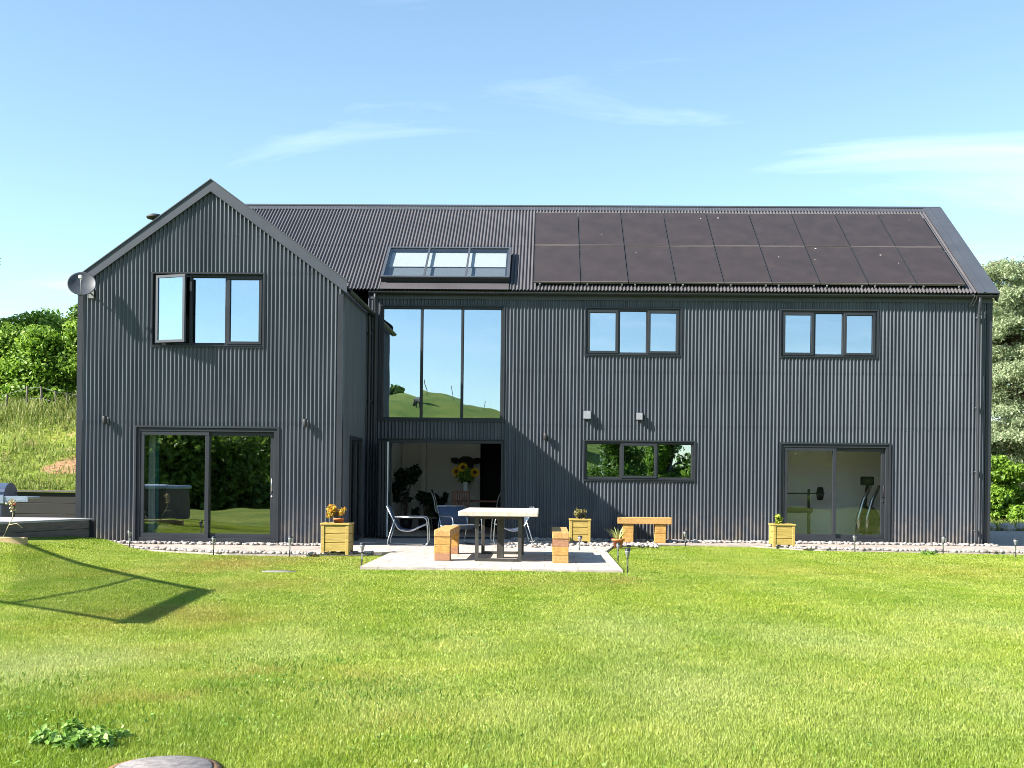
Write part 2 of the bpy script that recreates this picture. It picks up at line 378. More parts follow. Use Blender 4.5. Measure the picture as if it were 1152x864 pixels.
# ------------------------------------------------------------------ terrain
def sstep(a,b,x):
    t=np.clip((x-a)/(b-a),0,1); return t*t*(3-2*t)
def edge_y(x):     # lawn / paving boundary
    return np.interp(x,[-60,-9,-8.2,-7,-5.4,-3.7,-2.75,-2.6,1.09,1.35,2.2,2.9,4.2,5.0,6.5,8.5,14,60],
                       [-3.5,-3.5,-3.7,-4.95,-5.75,-5.85,-5.3,-4.9,-4.2,-2.1,-1.35,-1.2,-1.35,-2.3,-2.5,-2.7,-3.2,-3.2])
def height(x,y):
    x=np.asarray(x,float); y=np.asarray(y,float)
    und=.025*np.sin(x*.9+1)*np.sin(y*.7)+.02*np.sin(x*.37+y*.51)
    lawn=-.035+und*sstep(0,3,edge_y(x)-y)*sstep(-4.5,-12,y)
    mound=.27*sstep(-6.4,-9.0,x)*sstep(-13.5,-8.5,y)*(1-sstep(-4.6,-3.0,y))
    h=lawn+mound
    bank=sstep(.85,1.1,y)*(.86+np.clip(y-1.0,0,5.2)*.40+np.clip(y-6.2,0,60)*.05)
    bank=bank*sstep(-9.0,-9.35,x)
    bank_n=.10*np.sin(x*2.1+y*1.3)*np.sin(y*1.7-x)*sstep(1.5,3,y)*sstep(-9.0,-9.6,x)
    behind=sstep(9,16,y)*1.6*sstep(-9.2,-6,x)*(1-sstep(4,8,x))
    h=h+bank+bank_n+behind
    hill=(9.2*sstep(-36,-80,y)+1.0*sstep(-80,-180,y))*(1-.80*sstep(-14,22,x))
    pad=sstep(-.25,.15,y-edge_y(x))*(x>-9.2)*(y<9)*(x<40)
    h=np.where(pad>0, h*(1-pad)+(-.06)*pad, h)
    return h+hill
def axis(a,b,fine,grow):
    xs=list(np.arange(a,b+1e-6,fine)); s=fine
    lo=[a]; hi=[b]
    while hi[-1]<320: s*=grow; hi.append(hi[-1]+s); lo.append(lo[-1]-s)
    return np.array(lo[1:][::-1]+xs+hi[1:])
gx=axis(-17,16,.2,1.22); gy=axis(-21,11,.2,1.22)
GX,GY=np.meshgrid(gx,gy,indexing='ij'); GZ=height(GX,GY)
V=np.stack([GX,GY,GZ],-1).reshape(-1,3); nx,ny=GX.shape
I=np.arange(nx*ny).reshape(nx,ny)
F=np.stack([I[:-1,:-1],I[1:,:-1],I[1:,1:],I[:-1,1:]],-1).reshape(-1,4)
ground=np_mesh('ground',V,F,M['ground'],smooth=True)
ex=V[:,0];ey=V[:,1]
earth=.60*((ex<-9)&(ey>1.6)&(ey<5.2))*np.exp(-((ex+11.5)/.55)**2-((ey-2.4)/.6)**2)
earth+=.36*((ex<-9)&(ey>2.2)&(ey<5.4))
for cx_,cy_,r_,a_ in ((-1.7,-15.9,.4,.4),(-1.1,-16.3,.35,.4),(-2.3,-17.0,.35,.4),(-.6,-15.0,.3,.3),(-3.0,-15.4,.35,.3),(-4.0,-6.6,.9,.42),(-6.0,-11.6,.9,.36),(-4.6,-8.2,.7,.3),(1.3,-8.9,.35,.5),(-2.7,-7.0,.3,.45)):
    earth+=a_*np.exp(-((ex-cx_)/r_/1.6)**2-((ey-cy_)/r_/.6)**2)
at=ground.data.attributes.new('earth','FLOAT','POINT'); at.data.foreach_set('value',earth.astype(np.float32))
tag(ground,kind='structure')

def blades(px,py,pz,h,w,lean,name,mat):
    n=len(px); a=rng.uniform(0,2*np.pi,n); l=rng.uniform(0,2*np.pi,n); lm=h*lean*rng.uniform(.1,1,n)
    dx=np.cos(a)*w/2; dy=np.sin(a)*w/2
    V=np.empty((n,5,3)); 
    V[:,0]=np.stack([px-dx,py-dy,pz-.01],-1); V[:,1]=np.stack([px+dx,py+dy,pz-.01],-1)
    mx=px+np.cos(l)*lm*.35; my=py+np.sin(l)*lm*.35
    V[:,2]=np.stack([mx+dx*.8,my+dy*.8,pz+h*.6],-1); V[:,3]=np.stack([mx-dx*.8,my-dy*.8,pz+h*.6],-1)
    V[:,4]=np.stack([px+np.cos(l)*lm,py+np.sin(l)*lm,pz+h*(1-.25*(lm/h)**2)],-1)
    b=np.arange(n)[:,None]*5
    T=np.concatenate([b+np.array([[0,1,2]]),b+np.array([[0,2,3]]),b+np.array([[3,2,4]])],0)
    return np_mesh(name,V.reshape(-1,3),T,mat)
def in_lawn(x,y):
    ok=y<edge_y(x)-.02
    ok&=~((x>-2.62)&(x<1.11)&(y>-8.53))
    ok&=((x+1.60)**2+(y+19.72)**2)>.25**2
    ok&=~((x<-8.05)&(y>-6.35+ (x+8.2)*.2)&(y<0))
    ok&=((x+3.62)**2/.09+(y+9.0)**2/.05)>1
    return ok
def patch(x,y,s,ph):
    return np.sin(x*s+ph+1.3*np.sin(y*s*.7+ph))*np.sin(y*s*1.1-ph+1.1*np.sin(x*s*.6))
# density falls with distance from the house end of the garden nearest the viewer
ds=[]
for _ in range(1):
    NB=1600000
    d=4.4+ (22.6-4.4)*rng.power(1.0,NB)
    # choose d with pdf ~ d^-0.45
    u=rng.uniform(0,1,NB); p=.55; d=((4.3**p)+(u*((23.5**p)-(4.3**p))))**(1/p)
    x=rng.uniform(-1,1,NB)*(d*.475+1.0)-.03*d; y=-24.5+d
k=in_lawn(x,y); x=x[k];y=y[k];d=d[k]
pt=patch(x,y,.8,.4)+.6*patch(x,y,2.3,2.); lush=sstep(.2,1.2,pt)
bare=np.zeros(len(x))
for bx,by,br,ba in ((-4.0,-6.7,.8,.75),(-6.0,-11.6,.9,.7),(-4.6,-8.4,.6,.6),(1.3,-8.9,.25,.8),(-2.75,-7.2,.25,.7),(-1.7,-15.9,.35,.7),(-1.1,-16.3,.3,.7),(-2.3,-17.0,.3,.7),(-.6,-15.0,.25,.5),(-3.0,-15.4,.3,.5),(-.2,-17.6,.25,.5)):
    bare=np.maximum(bare,ba*np.exp(-((x-bx)/br/1.5)**2-((y-by)/br/.7)**2))
k=rng.random(len(x))>bare*1.05*(.5+.5*(patch(x,y,9.,1.)>-.1)); x=x[k];y=y[k];d=d[k];lush=lush[k];bare=bare[k]
near=np.clip((8.5-d)/4,0,1)*np.clip((-x+0.5)/2,0,1)
DRY=((-4.6, -7.63, 0.89, 1.62, 0.9), (-4.07, -6.74, 0.81, 1.19, 0.8), (-3.45, -13.83, 0.9, 0.72, 0.7), (-3.96, -14.85, 0.51, 0.47, 0.35), (-3.33, -10.87, 0.73, 1.05, 0.5), (-2.47, -7.22, 0.4, 1.12, 0.6), (-5.57, -9.18, 0.69, 0.89, 0.35), (1.01, -9.52, 0.23, 0.84, 0.6), (6.4, -7.03, 1.59, 1.7, 0.35), (3.5, -7.56, 2.06, 1.25, 0.25), (-0.14, -9.98, 1.37, 0.79, 0.3), (-2.8, -16.05, 0.39, 0.45, 0.3), (-1.2, -17.26, 0.28, 0.33, 0.35), (-2.31, -17.83, 0.36, 0.22, 0.6), (-2.06, -16.81, 0.3, 0.3, 0.5), (-0.82, -18.35, 0.33, 0.28, 0.25))
PALE=((-3.39, -16.83, 0.77, 1.13, 0.9), (-1.92, -15.81, 0.88, 1.06, 0.5), (1.06, -17.21, 1.09, 1.55, 0.6), (0.68, -14.59, 0.94, 1.37, 0.5), (2.47, -15.01, 0.83, 0.9, 0.6), (3.9, -13.88, 0.77, 0.98, 0.5), (2.85, -17.35, 0.34, 1.3, 0.6), (-0.96, -17.7, 0.48, 1.03, 0.5), (-0.05, -18.29, 0.58, 1.11, 0.4), (0.66, -18.77, 0.58, 0.62, 0.4), (1.56, -18.15, 0.6, 0.89, 0.35), (-0.5, -15.55, 0.63, 0.91, 0.35), (-3.08, -16.52, 0.55, 0.81, 0.5))
LUSH=((-1.75, -18.06, 0.21, 1.07, 0.9), (-1.64, -19.02, 0.23, 0.47, 0.9), (-2.12, -19.1, 0.5, 0.52, 0.7), (-1.88, -17.16, 0.2, 0.48, 0.6), (-2.78, -18.52, 0.28, 0.5, 0.8), (-2.11, -19.53, 0.46, 0.28, 0.8), (-0.93, -19.22, 0.29, 0.42, 0.7), (-1.27, -18.39, 0.19, 0.42, 0.5), (-1.98, -17.59, 0.16, 0.42, 0.7), (0.97, -10.18, 1.02, 1.28, 0.45), (2.1, -13.55, 0.61, 0.74, 0.4), (0.81, -16.4, 0.29, 0.66, 0.5), (0.26, -16.84, 0.24, 0.66, 0.4), (0.66, -13.59, 0.34, 1.04, 0.4), (-0.21, -19.17, 0.42, 0.39, 0.45), (1.83, -16.29, 0.39, 0.59, 0.35), (3.94, -11.62, 0.93, 1.03, 0.35), (-0.77, -13.78, 0.58, 0.72, 0.3), (1.88, -19.06, 0.47, 0.37, 0.4), (1.06, -19.21, 0.33, 0.24, 0.4), (-4.37, -11.61, 0.59, 0.94, 0.4), (2.27, -16.92, 0.36, 0.64, 0.3))
def blob(B,x,y):
    m=np.zeros(len(x))
    for bx,by,rx,ry,a in B: m=np.maximum(m,a*np.exp(-((x-bx)/rx)**2-((y-by)/ry)**2))
    return m
jx=x+.10*np.sin(y*5.1+x*2.)+.05*np.sin(x*17+y*9); jy=y+.22*np.sin(x*4.3-y)+.10*np.sin(x*13.+y*5)
stripe=.5+.5*np.sin(2*np.pi*(x*.93+.10*y)/1.25)
dryb=np.clip(blob(DRY,jx,jy)*(.55+.6*rng.random(len(x))),0,1)*.80
pale=np.clip(blob(PALE,jx,jy)*(.35+.9*rng.random(len(x)))+.16*stripe*(rng.random(len(x))<.7),0,1)*.62
lushb=np.clip(blob(LUSH,jx,jy)*(.5+.7*rng.random(len(x)))*(.55+.45*(patch(x,y,6.,.7)>-.2))+.14*(1-stripe)*(rng.random(len(x))<.7),0,1)*.72
h=(.017+.011*rng.random(len(x)))*(1+.40*blob(LUSH,jx,jy)*np.clip((9.5-d)/4,.15,1)+.3*lush-.5*bare+.5*near*sstep(.1,.9,patch(x,y,2.6,1.)))
w=.0036*np.clip(d/6,1,2.6)*rng.uniform(.7,1.3,len(x))
lawn=blades(x,y,height(x,y),h,w,.9,'lawn_grass',M['grass']); wr=np.repeat(np.stack([dryb,pale,lushb,np.ones(len(x))],-1),5,axis=0).astype(np.float32)
ca_=lawn.data.color_attributes.new('wear','BYTE_COLOR','POINT'); ca_.data.foreach_set('color',wr.ravel())
tag(lawn,'short sunlit lawn grass in front of the house','grass',kind='stuff')
def lushmask(x,y):
    m=np.zeros(len(x))
    for bx,by,rx,ry,a in ((-2.3,-18.9,.9,.5,.9),(-1.3,-17.6,.8,.45,.9),(-1.9,-16.6,.5,.35,.8),(-.6,-18.9,.5,.5,.7),(-1.0,-15.2,.45,.6,.8),(-.95,-13.6,.4,.5,.5),(-2.0,-20.0,.7,.3,.8),(.1,-19.6,.6,.35,.5),(1.4,-19.2,.5,.3,.35),(2.2,-17.0,.6,.5,.25),(.7,-16.2,.35,.5,.3),(-3.2,-17.6,.5,.4,.7)):
        m=np.maximum(m,a*np.exp(-((x-bx)/rx)**2-((y-by)/ry)**2))
    return m
n=130000; x=rng.uniform(-4,3,n); y=rng.uniform(-20.4,-12.5,n)
k=(rng.random(n)<lushmask(x,y)*(.25+.75*(patch(x,y,7.,.7)>.15)))&in_lawn(x,y); x=x[k]; y=y[k]
o=blades(x,y,height(x,y),  .026+.03*rng.random(len(x)),.0045+.003*rng.random(len(x)),1.0,'lush_grass',M['lush']); tag(o,'darker lush grass tufts in the near left part of the lawn','grass',kind='stuff')
n=26000; x=rng.uniform(-4,3,n); y=rng.uniform(-20.4,-13.5,n)
k=(rng.random(n)<lushmask(x,y)*(patch(x,y,11.,2.1)>.25))&in_lawn(x,y); x=x[k]; y=y[k]; n=len(x)
P=np.stack([x,y,height(x,y)+.018+.022*rng.random(n)],-1); nr=rng.normal(size=(n,3))*.45+np.array([0,0,1]); nr/=np.linalg.norm(nr,axis=1)[:,None]
a=rng.normal(size=(n,3)); a-=nr*np.sum(a*nr,1)[:,None]; a/=np.linalg.norm(a,axis=1)[:,None]; b_=np.cross(nr,a); s_=(.009*rng.uniform(.6,1.5,n))[:,None]
V=np.stack([P-a*s_,P+b_*s_*.8,P+a*s_,P-b_*s_*.8],1).reshape(-1,3)
o=np_mesh('clover',V,np.arange(n)[:,None]*4+np.array([[0,1,2,3]]),M['weed']); tag(o,'small clover leaves scattered through the near left lawn','clover',kind='stuff')
# rough grass on the bank
n=60000
x=rng.uniform(-17,-9.05,n); y=rng.uniform(1.2,9.5,n)
top=sstep(4.6,6.0,y); keep=rng.random(n)<(.18+.82*top+.45*(1-sstep(1.2,2.4,y))+.3*(patch(x,y,1.6,.8)>.1))
x=x[keep];y=y[keep];top=top[keep]; n=len(x)
h=(.07+.10*rng.random(n))*(1+3.6*top*rng.random(n)*(.4+.6*(patch(x,y,3.,2.)>0))); w=.014+.01*rng.random(n)
o=blades(x,y,height(x,y),h,w,.9,'bank_grass',M['tall_grass']); tag(o,'rough long grass on the bank left of the house','grass',kind='stuff')
n=9000
x=rng.uniform(11,18,n); y=rng.uniform(8.5,12.5,n)
o=blades(x,y,height(x,y),.12+.25*rng.random(n),.014+.01*rng.random(n),.9,'verge_grass',M['tall_grass']); tag(o,'rough grass below the hedge right of the house','grass',kind='stuff')

# paving, path, patio
def sheet(name,pts,z,t,m):
    b=MB(); b.prism([(x,y,z-t) for x,y in pts],(0,0,t)); o=fixn(b.build(name,m)); return tag(o,kind='structure')
sheet('terrace_paving',[(-3.86,-.02),(-3.86,-5.3),(-2.8,-4.95),(-2.6,-4.6),(1.05,-4.1),(1.3,-2.4),(1.3,-.02)],0.0,.12,M['paving'])
xs=np.linspace(1.3,13,30); sheet('path',[(x,float(edge_y(x))+.02) for x in xs]+[(13,-.02),(1.3,-.02)],-.004,.12,M['path'])
xs=np.linspace(-8.35,-3.86,14); sheet('side_path',[(x,float(edge_y(x))+.02) for x in xs]+[(-3.86,-3.13),(-8.35,-3.13)],-.004,.12,M['path'])
sheet('patio',[(-2.6,-8.5),(1.09,-8.55),(1.09,-4.3),(-2.6,-4.85)],.022,.14,M['paving'])
sheet('yard',[(9.6,.02),(9.6,8.4),(30,9.6),(30,-3.2),(13,-3.2),(13,0)],-.02,.1,M['gravel'])

def pebbles(name,pts,label,r=(.022,.05)):
    """icosphere-like stones in one heap"""
    t=(1+5**.5)/2; iv=np.array([(-1,t,0),(1,t,0),(-1,-t,0),(1,-t,0),(0,-1,t),(0,1,t),(0,-1,-t),(0,1,-t),(t,0,-1),(t,0,1),(-t,0,-1),(-t,0,1)],float); iv/=np.linalg.norm(iv[0])
    fi=np.array([(0,11,5),(0,5,1),(0,1,7),(0,7,10),(0,10,11),(1,5,9),(5,11,4),(11,10,2),(10,7,6),(7,1,8),(3,9,4),(3,4,2),(3,2,6),(3,6,8),(3,8,9),(4,9,5),(2,4,11),(6,2,10),(8,6,7),(9,8,1)])
    n=len(pts); s=rng.uniform(r[0],r[1],(n,1)); sc3=np.concatenate([s*rng.uniform(.9,1.5,(n,1)),s*rng.uniform(.8,1.2,(n,1)),s*rng.uniform(.5,.8,(n,1))],1)
    a=rng.uniform(0,np.pi,n); P=iv[None]*sc3[:,None]*rng.uniform(.85,1.12,(n,12,1))
    c,s_=np.cos(a)[:,None],np.sin(a)[:,None]
    X=P[...,0]*c-P[...,1]*s_; Y=P[...,0]*s_+P[...,1]*c
    Q=np.stack([X,Y,P[...,2]],-1)+np.array(pts)[:,None]+np.array([0,0,1])*(sc3[:,None,2:3]*.5)
    F=(fi[None]+np.arange(n)[:,None,None]*12).reshape(-1,3)
    o=np_mesh(name,Q.reshape(-1,3),F,M['pebble'],smooth=True); return tag(o,label,'pebbles',kind='stuff')
P=[]
for i in range(520): P.append((random.uniform(-8.3,-3.95),-3.16-abs(random.gauss(0,.09)),0))
for i in range(420):
    x=random.uniform(-7.3,-2.9); P.append((x,float(edge_y(x))+.06+abs(random.gauss(0,.07)),0))
pebbles('white_pebbles',P,'white pebbles edging the path below the gable wall')
P=[]
for i in range(1300):
    x=random.uniform(-.7,9.5); P.append((x,-.05-abs(random.gauss(0,.13 if x>3.5 else .22)),0))
for i in range(420):
    x=random.uniform(-.75,2.2); P.append((x,-1.75+random.gauss(0,.28) - (.9 if x<.4 and random.random()<.35 else 0),0.0))
for i in range(300):
    x=random.uniform(4.4,9.6); P.append((x,float(edge_y(x))+.05+abs(random.gauss(0,.05)),0))
pebbles('white_pebbles',P,'white pebbles scattered along the foot of the long wall',(.022,.055))

# ------------------------------------------------------------------ house
house=thing('house','charcoal corrugated metal house with a front gable wing and long solar roof','house')
PITCH=.0762
def corr(name,O,U,Vv,Nn,w,v0,v1,m,holes=(),amp=.016,pitch=PITCH,step=8,seams=(),screws=(),parent=house):
    """corrugated sheet: point = O + u U + v V + wave N; holes are (u0,u1,v0,v1); v0, v1 functions of u"""
    O,U,Vv,Nn=map(Vector,(O,U,Vv,Nn))
    us=list(np.arange(0,w,pitch/step))+[w]
    for h in holes: us+= [h[0],h[1]]
    us=sorted(set(round(min(max(u,0),w),5) for u in us)); 
    us2=[us[0]]
    for u in us[1:]:
        if u-us2[-1]>1e-4: us2.append(u)
    us=us2
    vs=[];fs=[];key={}
    def vert(i,v,sh,q):
        k=(i,q if q else round(v,4),sh)
        if k not in key:
            u=us[i]; key[k]=len(vs); vs.append(tuple(O+U*u+Vv*v+Nn*(amp*(2*((1+math.sin(2*math.pi*u/pitch))/2)**1.35-1)+.0035*sh)))
        return key[k]
    for i in range(len(us)-1):
        mid=(us[i]+us[i+1])/2
        cut=sorted((h[2],h[3]) for h in holes if h[0]<mid<h[1])
        lo=[('b',None)]; segs=[]; cur=('b',v0(us[i]),v0(us[i+1]))
        top=('t',v1(us[i]),v1(us[i+1]))
        for a,b in cut:
            if b>=min(top[1],top[2]): top=(None,a,a); break
            if a>max(cur[1],cur[2])+1e-4: segs.append((cur,(None,a,a)))
            cur=(None,b,b)
        if top[1]>cur[1]+1e-4 or top[2]>cur[2]+1e-4: segs.append((cur,top))
        for a,b in segs:
            bounds=[a]; shs=[0]
            for si,sm in enumerate(seams):
                if sm<=max(a[1],a[2])+1e-4: shs=[si+1]; continue
                if sm>=min(b[1],b[2])-1e-4: break
                bounds.append((None,sm,sm)); shs.append(si+1)
            bounds.append(b)
            for j in range(len(bounds)-1):
                p,q=bounds[j],bounds[j+1]; sh=shs[min(j,len(shs)-1)]
                fs.append((vert(i,p[1],sh,p[0]),vert(i+1,p[2],sh,p[0]),vert(i+1,q[2],sh,q[0]),vert(i,q[1],sh,q[0])))
    nf=len(fs)
    # screw heads on the crests
    for v in screws:
        for c in range(0,int(w/pitch),3):
            u=(c+.25)*pitch
            if any(h[0]-.05<u<h[1]+.05 and h[2]-.05<v<h[3]+.05 for h in holes) or v>v1(u)-.05: continue
            ctr=O+U*u+Vv*v+Nn*(amp+.003); r=.008; o=len(vs)
            for dx,dy,dz in ((-r,-r,0),(r,-r,0),(r,r,0),(-r,r,0),(-r*.6,-r*.6,.006),(r*.6,-r*.6,.006),(r*.6,r*.6,.006),(-r*.6,r*.6,.006)):
                vs.append(tuple(ctr+U*dx+Vv*dy+Nn*dz))
            for f in ((4,5,6,7),(0,1,5,4),(1,2,6,5),(2,3,7,6),(3,0,4,7)): fs.append(tuple(o+k for k in f))
    me=bpy.data.meshes.new(name); me.from_pydata(vs,[],fs); me.materials.append(m)
    me.polygons.foreach_set('use_smooth',[i<nf for i in range(len(fs))]); me.update()
    o=bpy.data.objects.new(name,me); col.objects.link(o); o.parent=parent; return o

EZ=5.30; RZ=7.93; RY=3.5; XR=9.39; XL=-8.87; WR=-3.86; WY=-3.1; WP=6.76; WE=4.93; WX=(XL+WR)/2
main_slope=(RZ-EZ)/(RY+.12)
# main front wall: u from X=WR to XR
ox=WR
def hole(x0,x1,z0,z1): return (x0-ox,x1-ox,z0,z1)
MH=[hole(-3.58,-.94,2.53,4.98),hole(-3.58,-.90,-.2,2.12),hole(.82,2.84,3.96,4.965),hole(4.97,7.0,3.955,4.945),hole(.82,3.155,1.30,2.12),hole(5.0,7.28,-.2,2.105)]
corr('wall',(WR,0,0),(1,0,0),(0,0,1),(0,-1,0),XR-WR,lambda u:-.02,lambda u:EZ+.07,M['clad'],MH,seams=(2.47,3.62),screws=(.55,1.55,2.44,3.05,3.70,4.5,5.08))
# wing front gable wall
wslope=(WP-WE)/((WR-XL)/2)
wt=lambda u: WP-wslope*abs(u-(WR-XL)/2)-.03
ox=XL
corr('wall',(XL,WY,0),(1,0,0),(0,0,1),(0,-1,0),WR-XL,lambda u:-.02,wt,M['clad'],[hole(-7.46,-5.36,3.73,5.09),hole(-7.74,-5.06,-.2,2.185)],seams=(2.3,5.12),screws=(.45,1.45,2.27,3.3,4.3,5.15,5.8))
# wing right side wall (u along Y)
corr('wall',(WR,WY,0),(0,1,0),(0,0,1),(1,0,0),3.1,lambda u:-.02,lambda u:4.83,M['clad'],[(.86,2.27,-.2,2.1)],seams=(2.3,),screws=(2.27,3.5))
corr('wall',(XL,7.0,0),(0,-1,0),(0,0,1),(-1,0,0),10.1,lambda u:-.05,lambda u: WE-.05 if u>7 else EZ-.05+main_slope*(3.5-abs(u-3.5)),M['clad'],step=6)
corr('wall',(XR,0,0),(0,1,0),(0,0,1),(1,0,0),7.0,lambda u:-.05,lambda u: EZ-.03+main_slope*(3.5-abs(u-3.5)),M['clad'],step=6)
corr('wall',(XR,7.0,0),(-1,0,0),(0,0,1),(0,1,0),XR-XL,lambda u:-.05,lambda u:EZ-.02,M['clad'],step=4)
# roofs
ca=1/math.hypot(1,main_slope); sa=main_slope*ca; SL=3.62/ca
NF=Vector((0,-sa,ca))
corr('roof',(XL-.1,-.12,EZ+.03),(1,0,0),(0,ca,sa),NF,XR-XL+.16,lambda u:0,lambda u:SL,M['roof'],[(XL*-1+.1-3.50,XL*-1+.1-.95,.35,1.70)],seams=(2.2,),screws=(.12,1.3,2.16,3.4,4.3))
corr('roof',(XR+.06,7.12,EZ+.03),(-1,0,0),(0,-ca,sa),(0,sa,ca),XR-XL+.16,lambda u:0,lambda u:SL,M['roof'],step=4)
cw=1/math.hypot(1,wslope); sw=wslope*cw; WS=(WR-XL)/2/cw
WL=5.2   # wing roof runs back until it dies into the main roof
corr('roof',(WR+.08,WY-.03,WE-.08*wslope),(0,1,0),(-cw,0,sw),(sw,0,cw),WL,lambda u:max(0,(u-3.1)*.0),lambda u:WS+.098,M['roof'],step=6)
corr('roof',(XL-.08,WY-.03+WL,WE-.08*wslope),(0,-1,0),(cw,0,sw),(-sw,0,cw),WL,lambda u:0,lambda u:WS+.098,M['roof'],step=6)
# ridge cap of the long roof
b=MB(); zz=RZ+.045
for s in (-1,1):
    y1=RY+s*.16
    b.quadbox([(XL-.12,RY,zz-.012),(XR+.09,RY,zz-.012),(XR+.09,y1,zz-.012-.16*main_slope),(XL-.12,y1,zz-.012-.16*main_slope),(XL-.12,RY,zz),(XR+.09,RY,zz),(XR+.09,y1,zz-.16*main_slope),(XL-.12,y1,zz-.16*main_slope)])
b.tube([(XL-.12,RY,zz+.005),(XR+.09,RY,zz+.005)],.035,8)
fixn(b.build('ridge_cap',M['trim'],house))
# right verge flashing: flat strip, raised rib and an outer lip
b=MB()
def rp(x,v,off): p=Vector((x,-.12,EZ+.03))+Vector((0,ca,sa))*v+NF*off; return tuple(p)
for x0,x1,t0,t1 in ((9.06,9.16,.010,.030),(9.16,9.20,.010,.050),(9.20,9.50,.010,.034)):
    b.quadbox([rp(x0,-.06,t0),rp(x1,-.06,t0),rp(x1,SL,t0),rp(x0,SL,t0),rp(x0,-.06,t1),rp(x1,-.06,t1),rp(x1,SL,t1),rp(x0,SL,t1)])
b.quadbox([rp(9.47,-.06,-.18),rp(9.50,-.06,-.18),rp(9.50,SL,-.18),rp(9.47,SL,-.18),rp(9.47,-.06,.0098),rp(9.50,-.06,.0098),rp(9.50,SL,.0098),rp(9.47,SL,.0098)])
fixn(b.build('verge_flashing',M['trim'],house))
b=MB()
b.quadbox([rp(XL-.16,-.06,-.18),rp(XL-.12,-.06,-.18),rp(XL-.12,SL,-.18),rp(XL-.16,SL,-.18),rp(XL-.16,-.06,.03),rp(XL-.12,-.06,.03),rp(XL-.12,SL,.03),rp(XL-.16,SL,.03)])
fixn(b.build('verge_flashing',M['trim'],house))
# wing barge boards (front face and top cover)
b=MB()
apex=Vector((WX,0,WP+.095))
for s in (-1,1):
    hw=(WR-XL)/2+.09
    e=Vector((WX+s*hw,0,WP+.095-hw*wslope))
    dn=Vector((0,0,-.205))
    P=[apex,e,e+dn,apex+dn]
    Pf=[Vector((p.x,WY-.055,p.z)) for p in P]; Pb=[Vector((p.x,WY-.025,p.z)) for p in P]
    b.quadbox([*Pf,*Pb])
    # cover strip running back over the sheets
    T0=[apex+Vector((0,WY-.075,.0)),e+Vector((0,WY-.075,.0)),e+Vector((0,WY+.22,.0)),apex+Vector((0,WY+.22,.0))]
    b.quadbox([*T0,*[p+Vector((0,0,.022)) for p in T0]])
    # thin drip edge at the foot of the board
    D=[apex+dn,e+dn,e+dn-Vector((0,0,.016)),apex+dn-Vector((0,0,.016))]
    b.quadbox([*[Vector((p.x,WY-.075,p.z)) for p in D],*[Vector((p.x,WY-.0255,p.z)) for p in D]])
fixn(b.build('barge_board',M['trim'],house))
b=MB()
for s in (-1,1):
    a=Vector((WX,WY+.225,WP+.075)); e=a+Vector((s*.2,0,-.2*wslope)); y2=1.6
    b.quadbox([a,e,e+Vector((0,y2-WY,0)),a+Vector((0,y2-WY,0)),a+Vector((0,0,.012)),e+Vector((0,0,.012)),e+Vector((0,y2-WY,.012)),a+Vector((0,y2-WY,.012))])
fixn(b.build('ridge_cap',M['trim'],house))
# gutters
def gutter(p0,p1,r=.055):
    b=MB(); p0=Vector(p0);p1=Vector(p1); d=(p1-p0).normalized(); side=Vector((d.y,-d.x,0)); o=len(b.v); n=9
    for p in (p0,p1):
        for k in range(n):
            t=math.pi*k/(n-1); b.v.append(tuple(p+side*math.cos(t)*r+Vector((0,0,-math.sin(t)*r))))
        for k in range(n):
            t=math.pi*(n-1-k)/(n-1); b.v.append(tuple(p+side*math.cos(t)*(r-.006)+Vector((0,0,-math.sin(t)*(r-.006)))))
    m=2*n
    for k in range(m): b.f.append((k,(k+1)%m,m+(k+1)%m,m+k)); b.mi.append(0)
    b.f.append(tuple(range(m))[::-1]); b.mi.append(0); b.f.append(tuple(range(m,2*m))); b.mi.append(0)
    return fixn(b.build('gutter',M['frame'],house))
gutter((WR+.02,-.135,EZ-.03),(XR+.08,-.135,EZ-.03)); gutter((WR+.13,WY-.02,WE-.13),(WR+.13,-.02,WE-.13))
gutter((XL-.13,WY-.02,WE-.13),(XL-.13,-.2,WE-.13))
# fascia strip under the eaves
b=MB(); b.box(WR+.05,XR-.01,-.035,-.012,5.13,5.26); b.build('fascia',M['trim'],house)
def downpipe(x,y,z0,z1,r=.034):
    b=MB(); b.tube([(x,y-.06,z1+.02),(x,y-.055,z1-.08),(x,y,z1-.28),(x,y,z0+.12),(x,y-.02,z0+.02)],r,10)
    for z in (z0+.3,z0+1.55,z0+2.9,z1-.4): b.box(x-.05,x+.05,y+r*.4,y+.075,z-.02,z+.02)
    return fixn(b.build('downpipe',M['frame'],house,True))
downpipe(9.1,-.10,0,5.2); downpipe(-3.69,-.10,0,5.2); downpipe(WR+.075,-.30,0,4.75)
# corner flashings
b=MB(); b.box(XR-.10,XR+.022,-.022,-.0125,0,EZ-.07); b.box(XR+.0125,XR+.022,-.0124,.1,0,EZ-.07); b.build('corner_flashing',M['frame'],house)
b=MB(); b.box(XL-.022,XL+.085,WY-.022,WY-.0125,0,WE-.06); b.box(XL-.022,XL-.0125,WY-.0124,WY+.1,0,WE-.06); b.build('corner_flashing',M['frame'],house)
b=MB(); b.box(WR-.085,WR+.022,WY-.022,WY-.0125,0,WE-.2); b.box(WR+.0125,WR+.022,WY-.0124,WY+.1,0,WE-.2); b.build('corner_flashing',M['frame'],house)

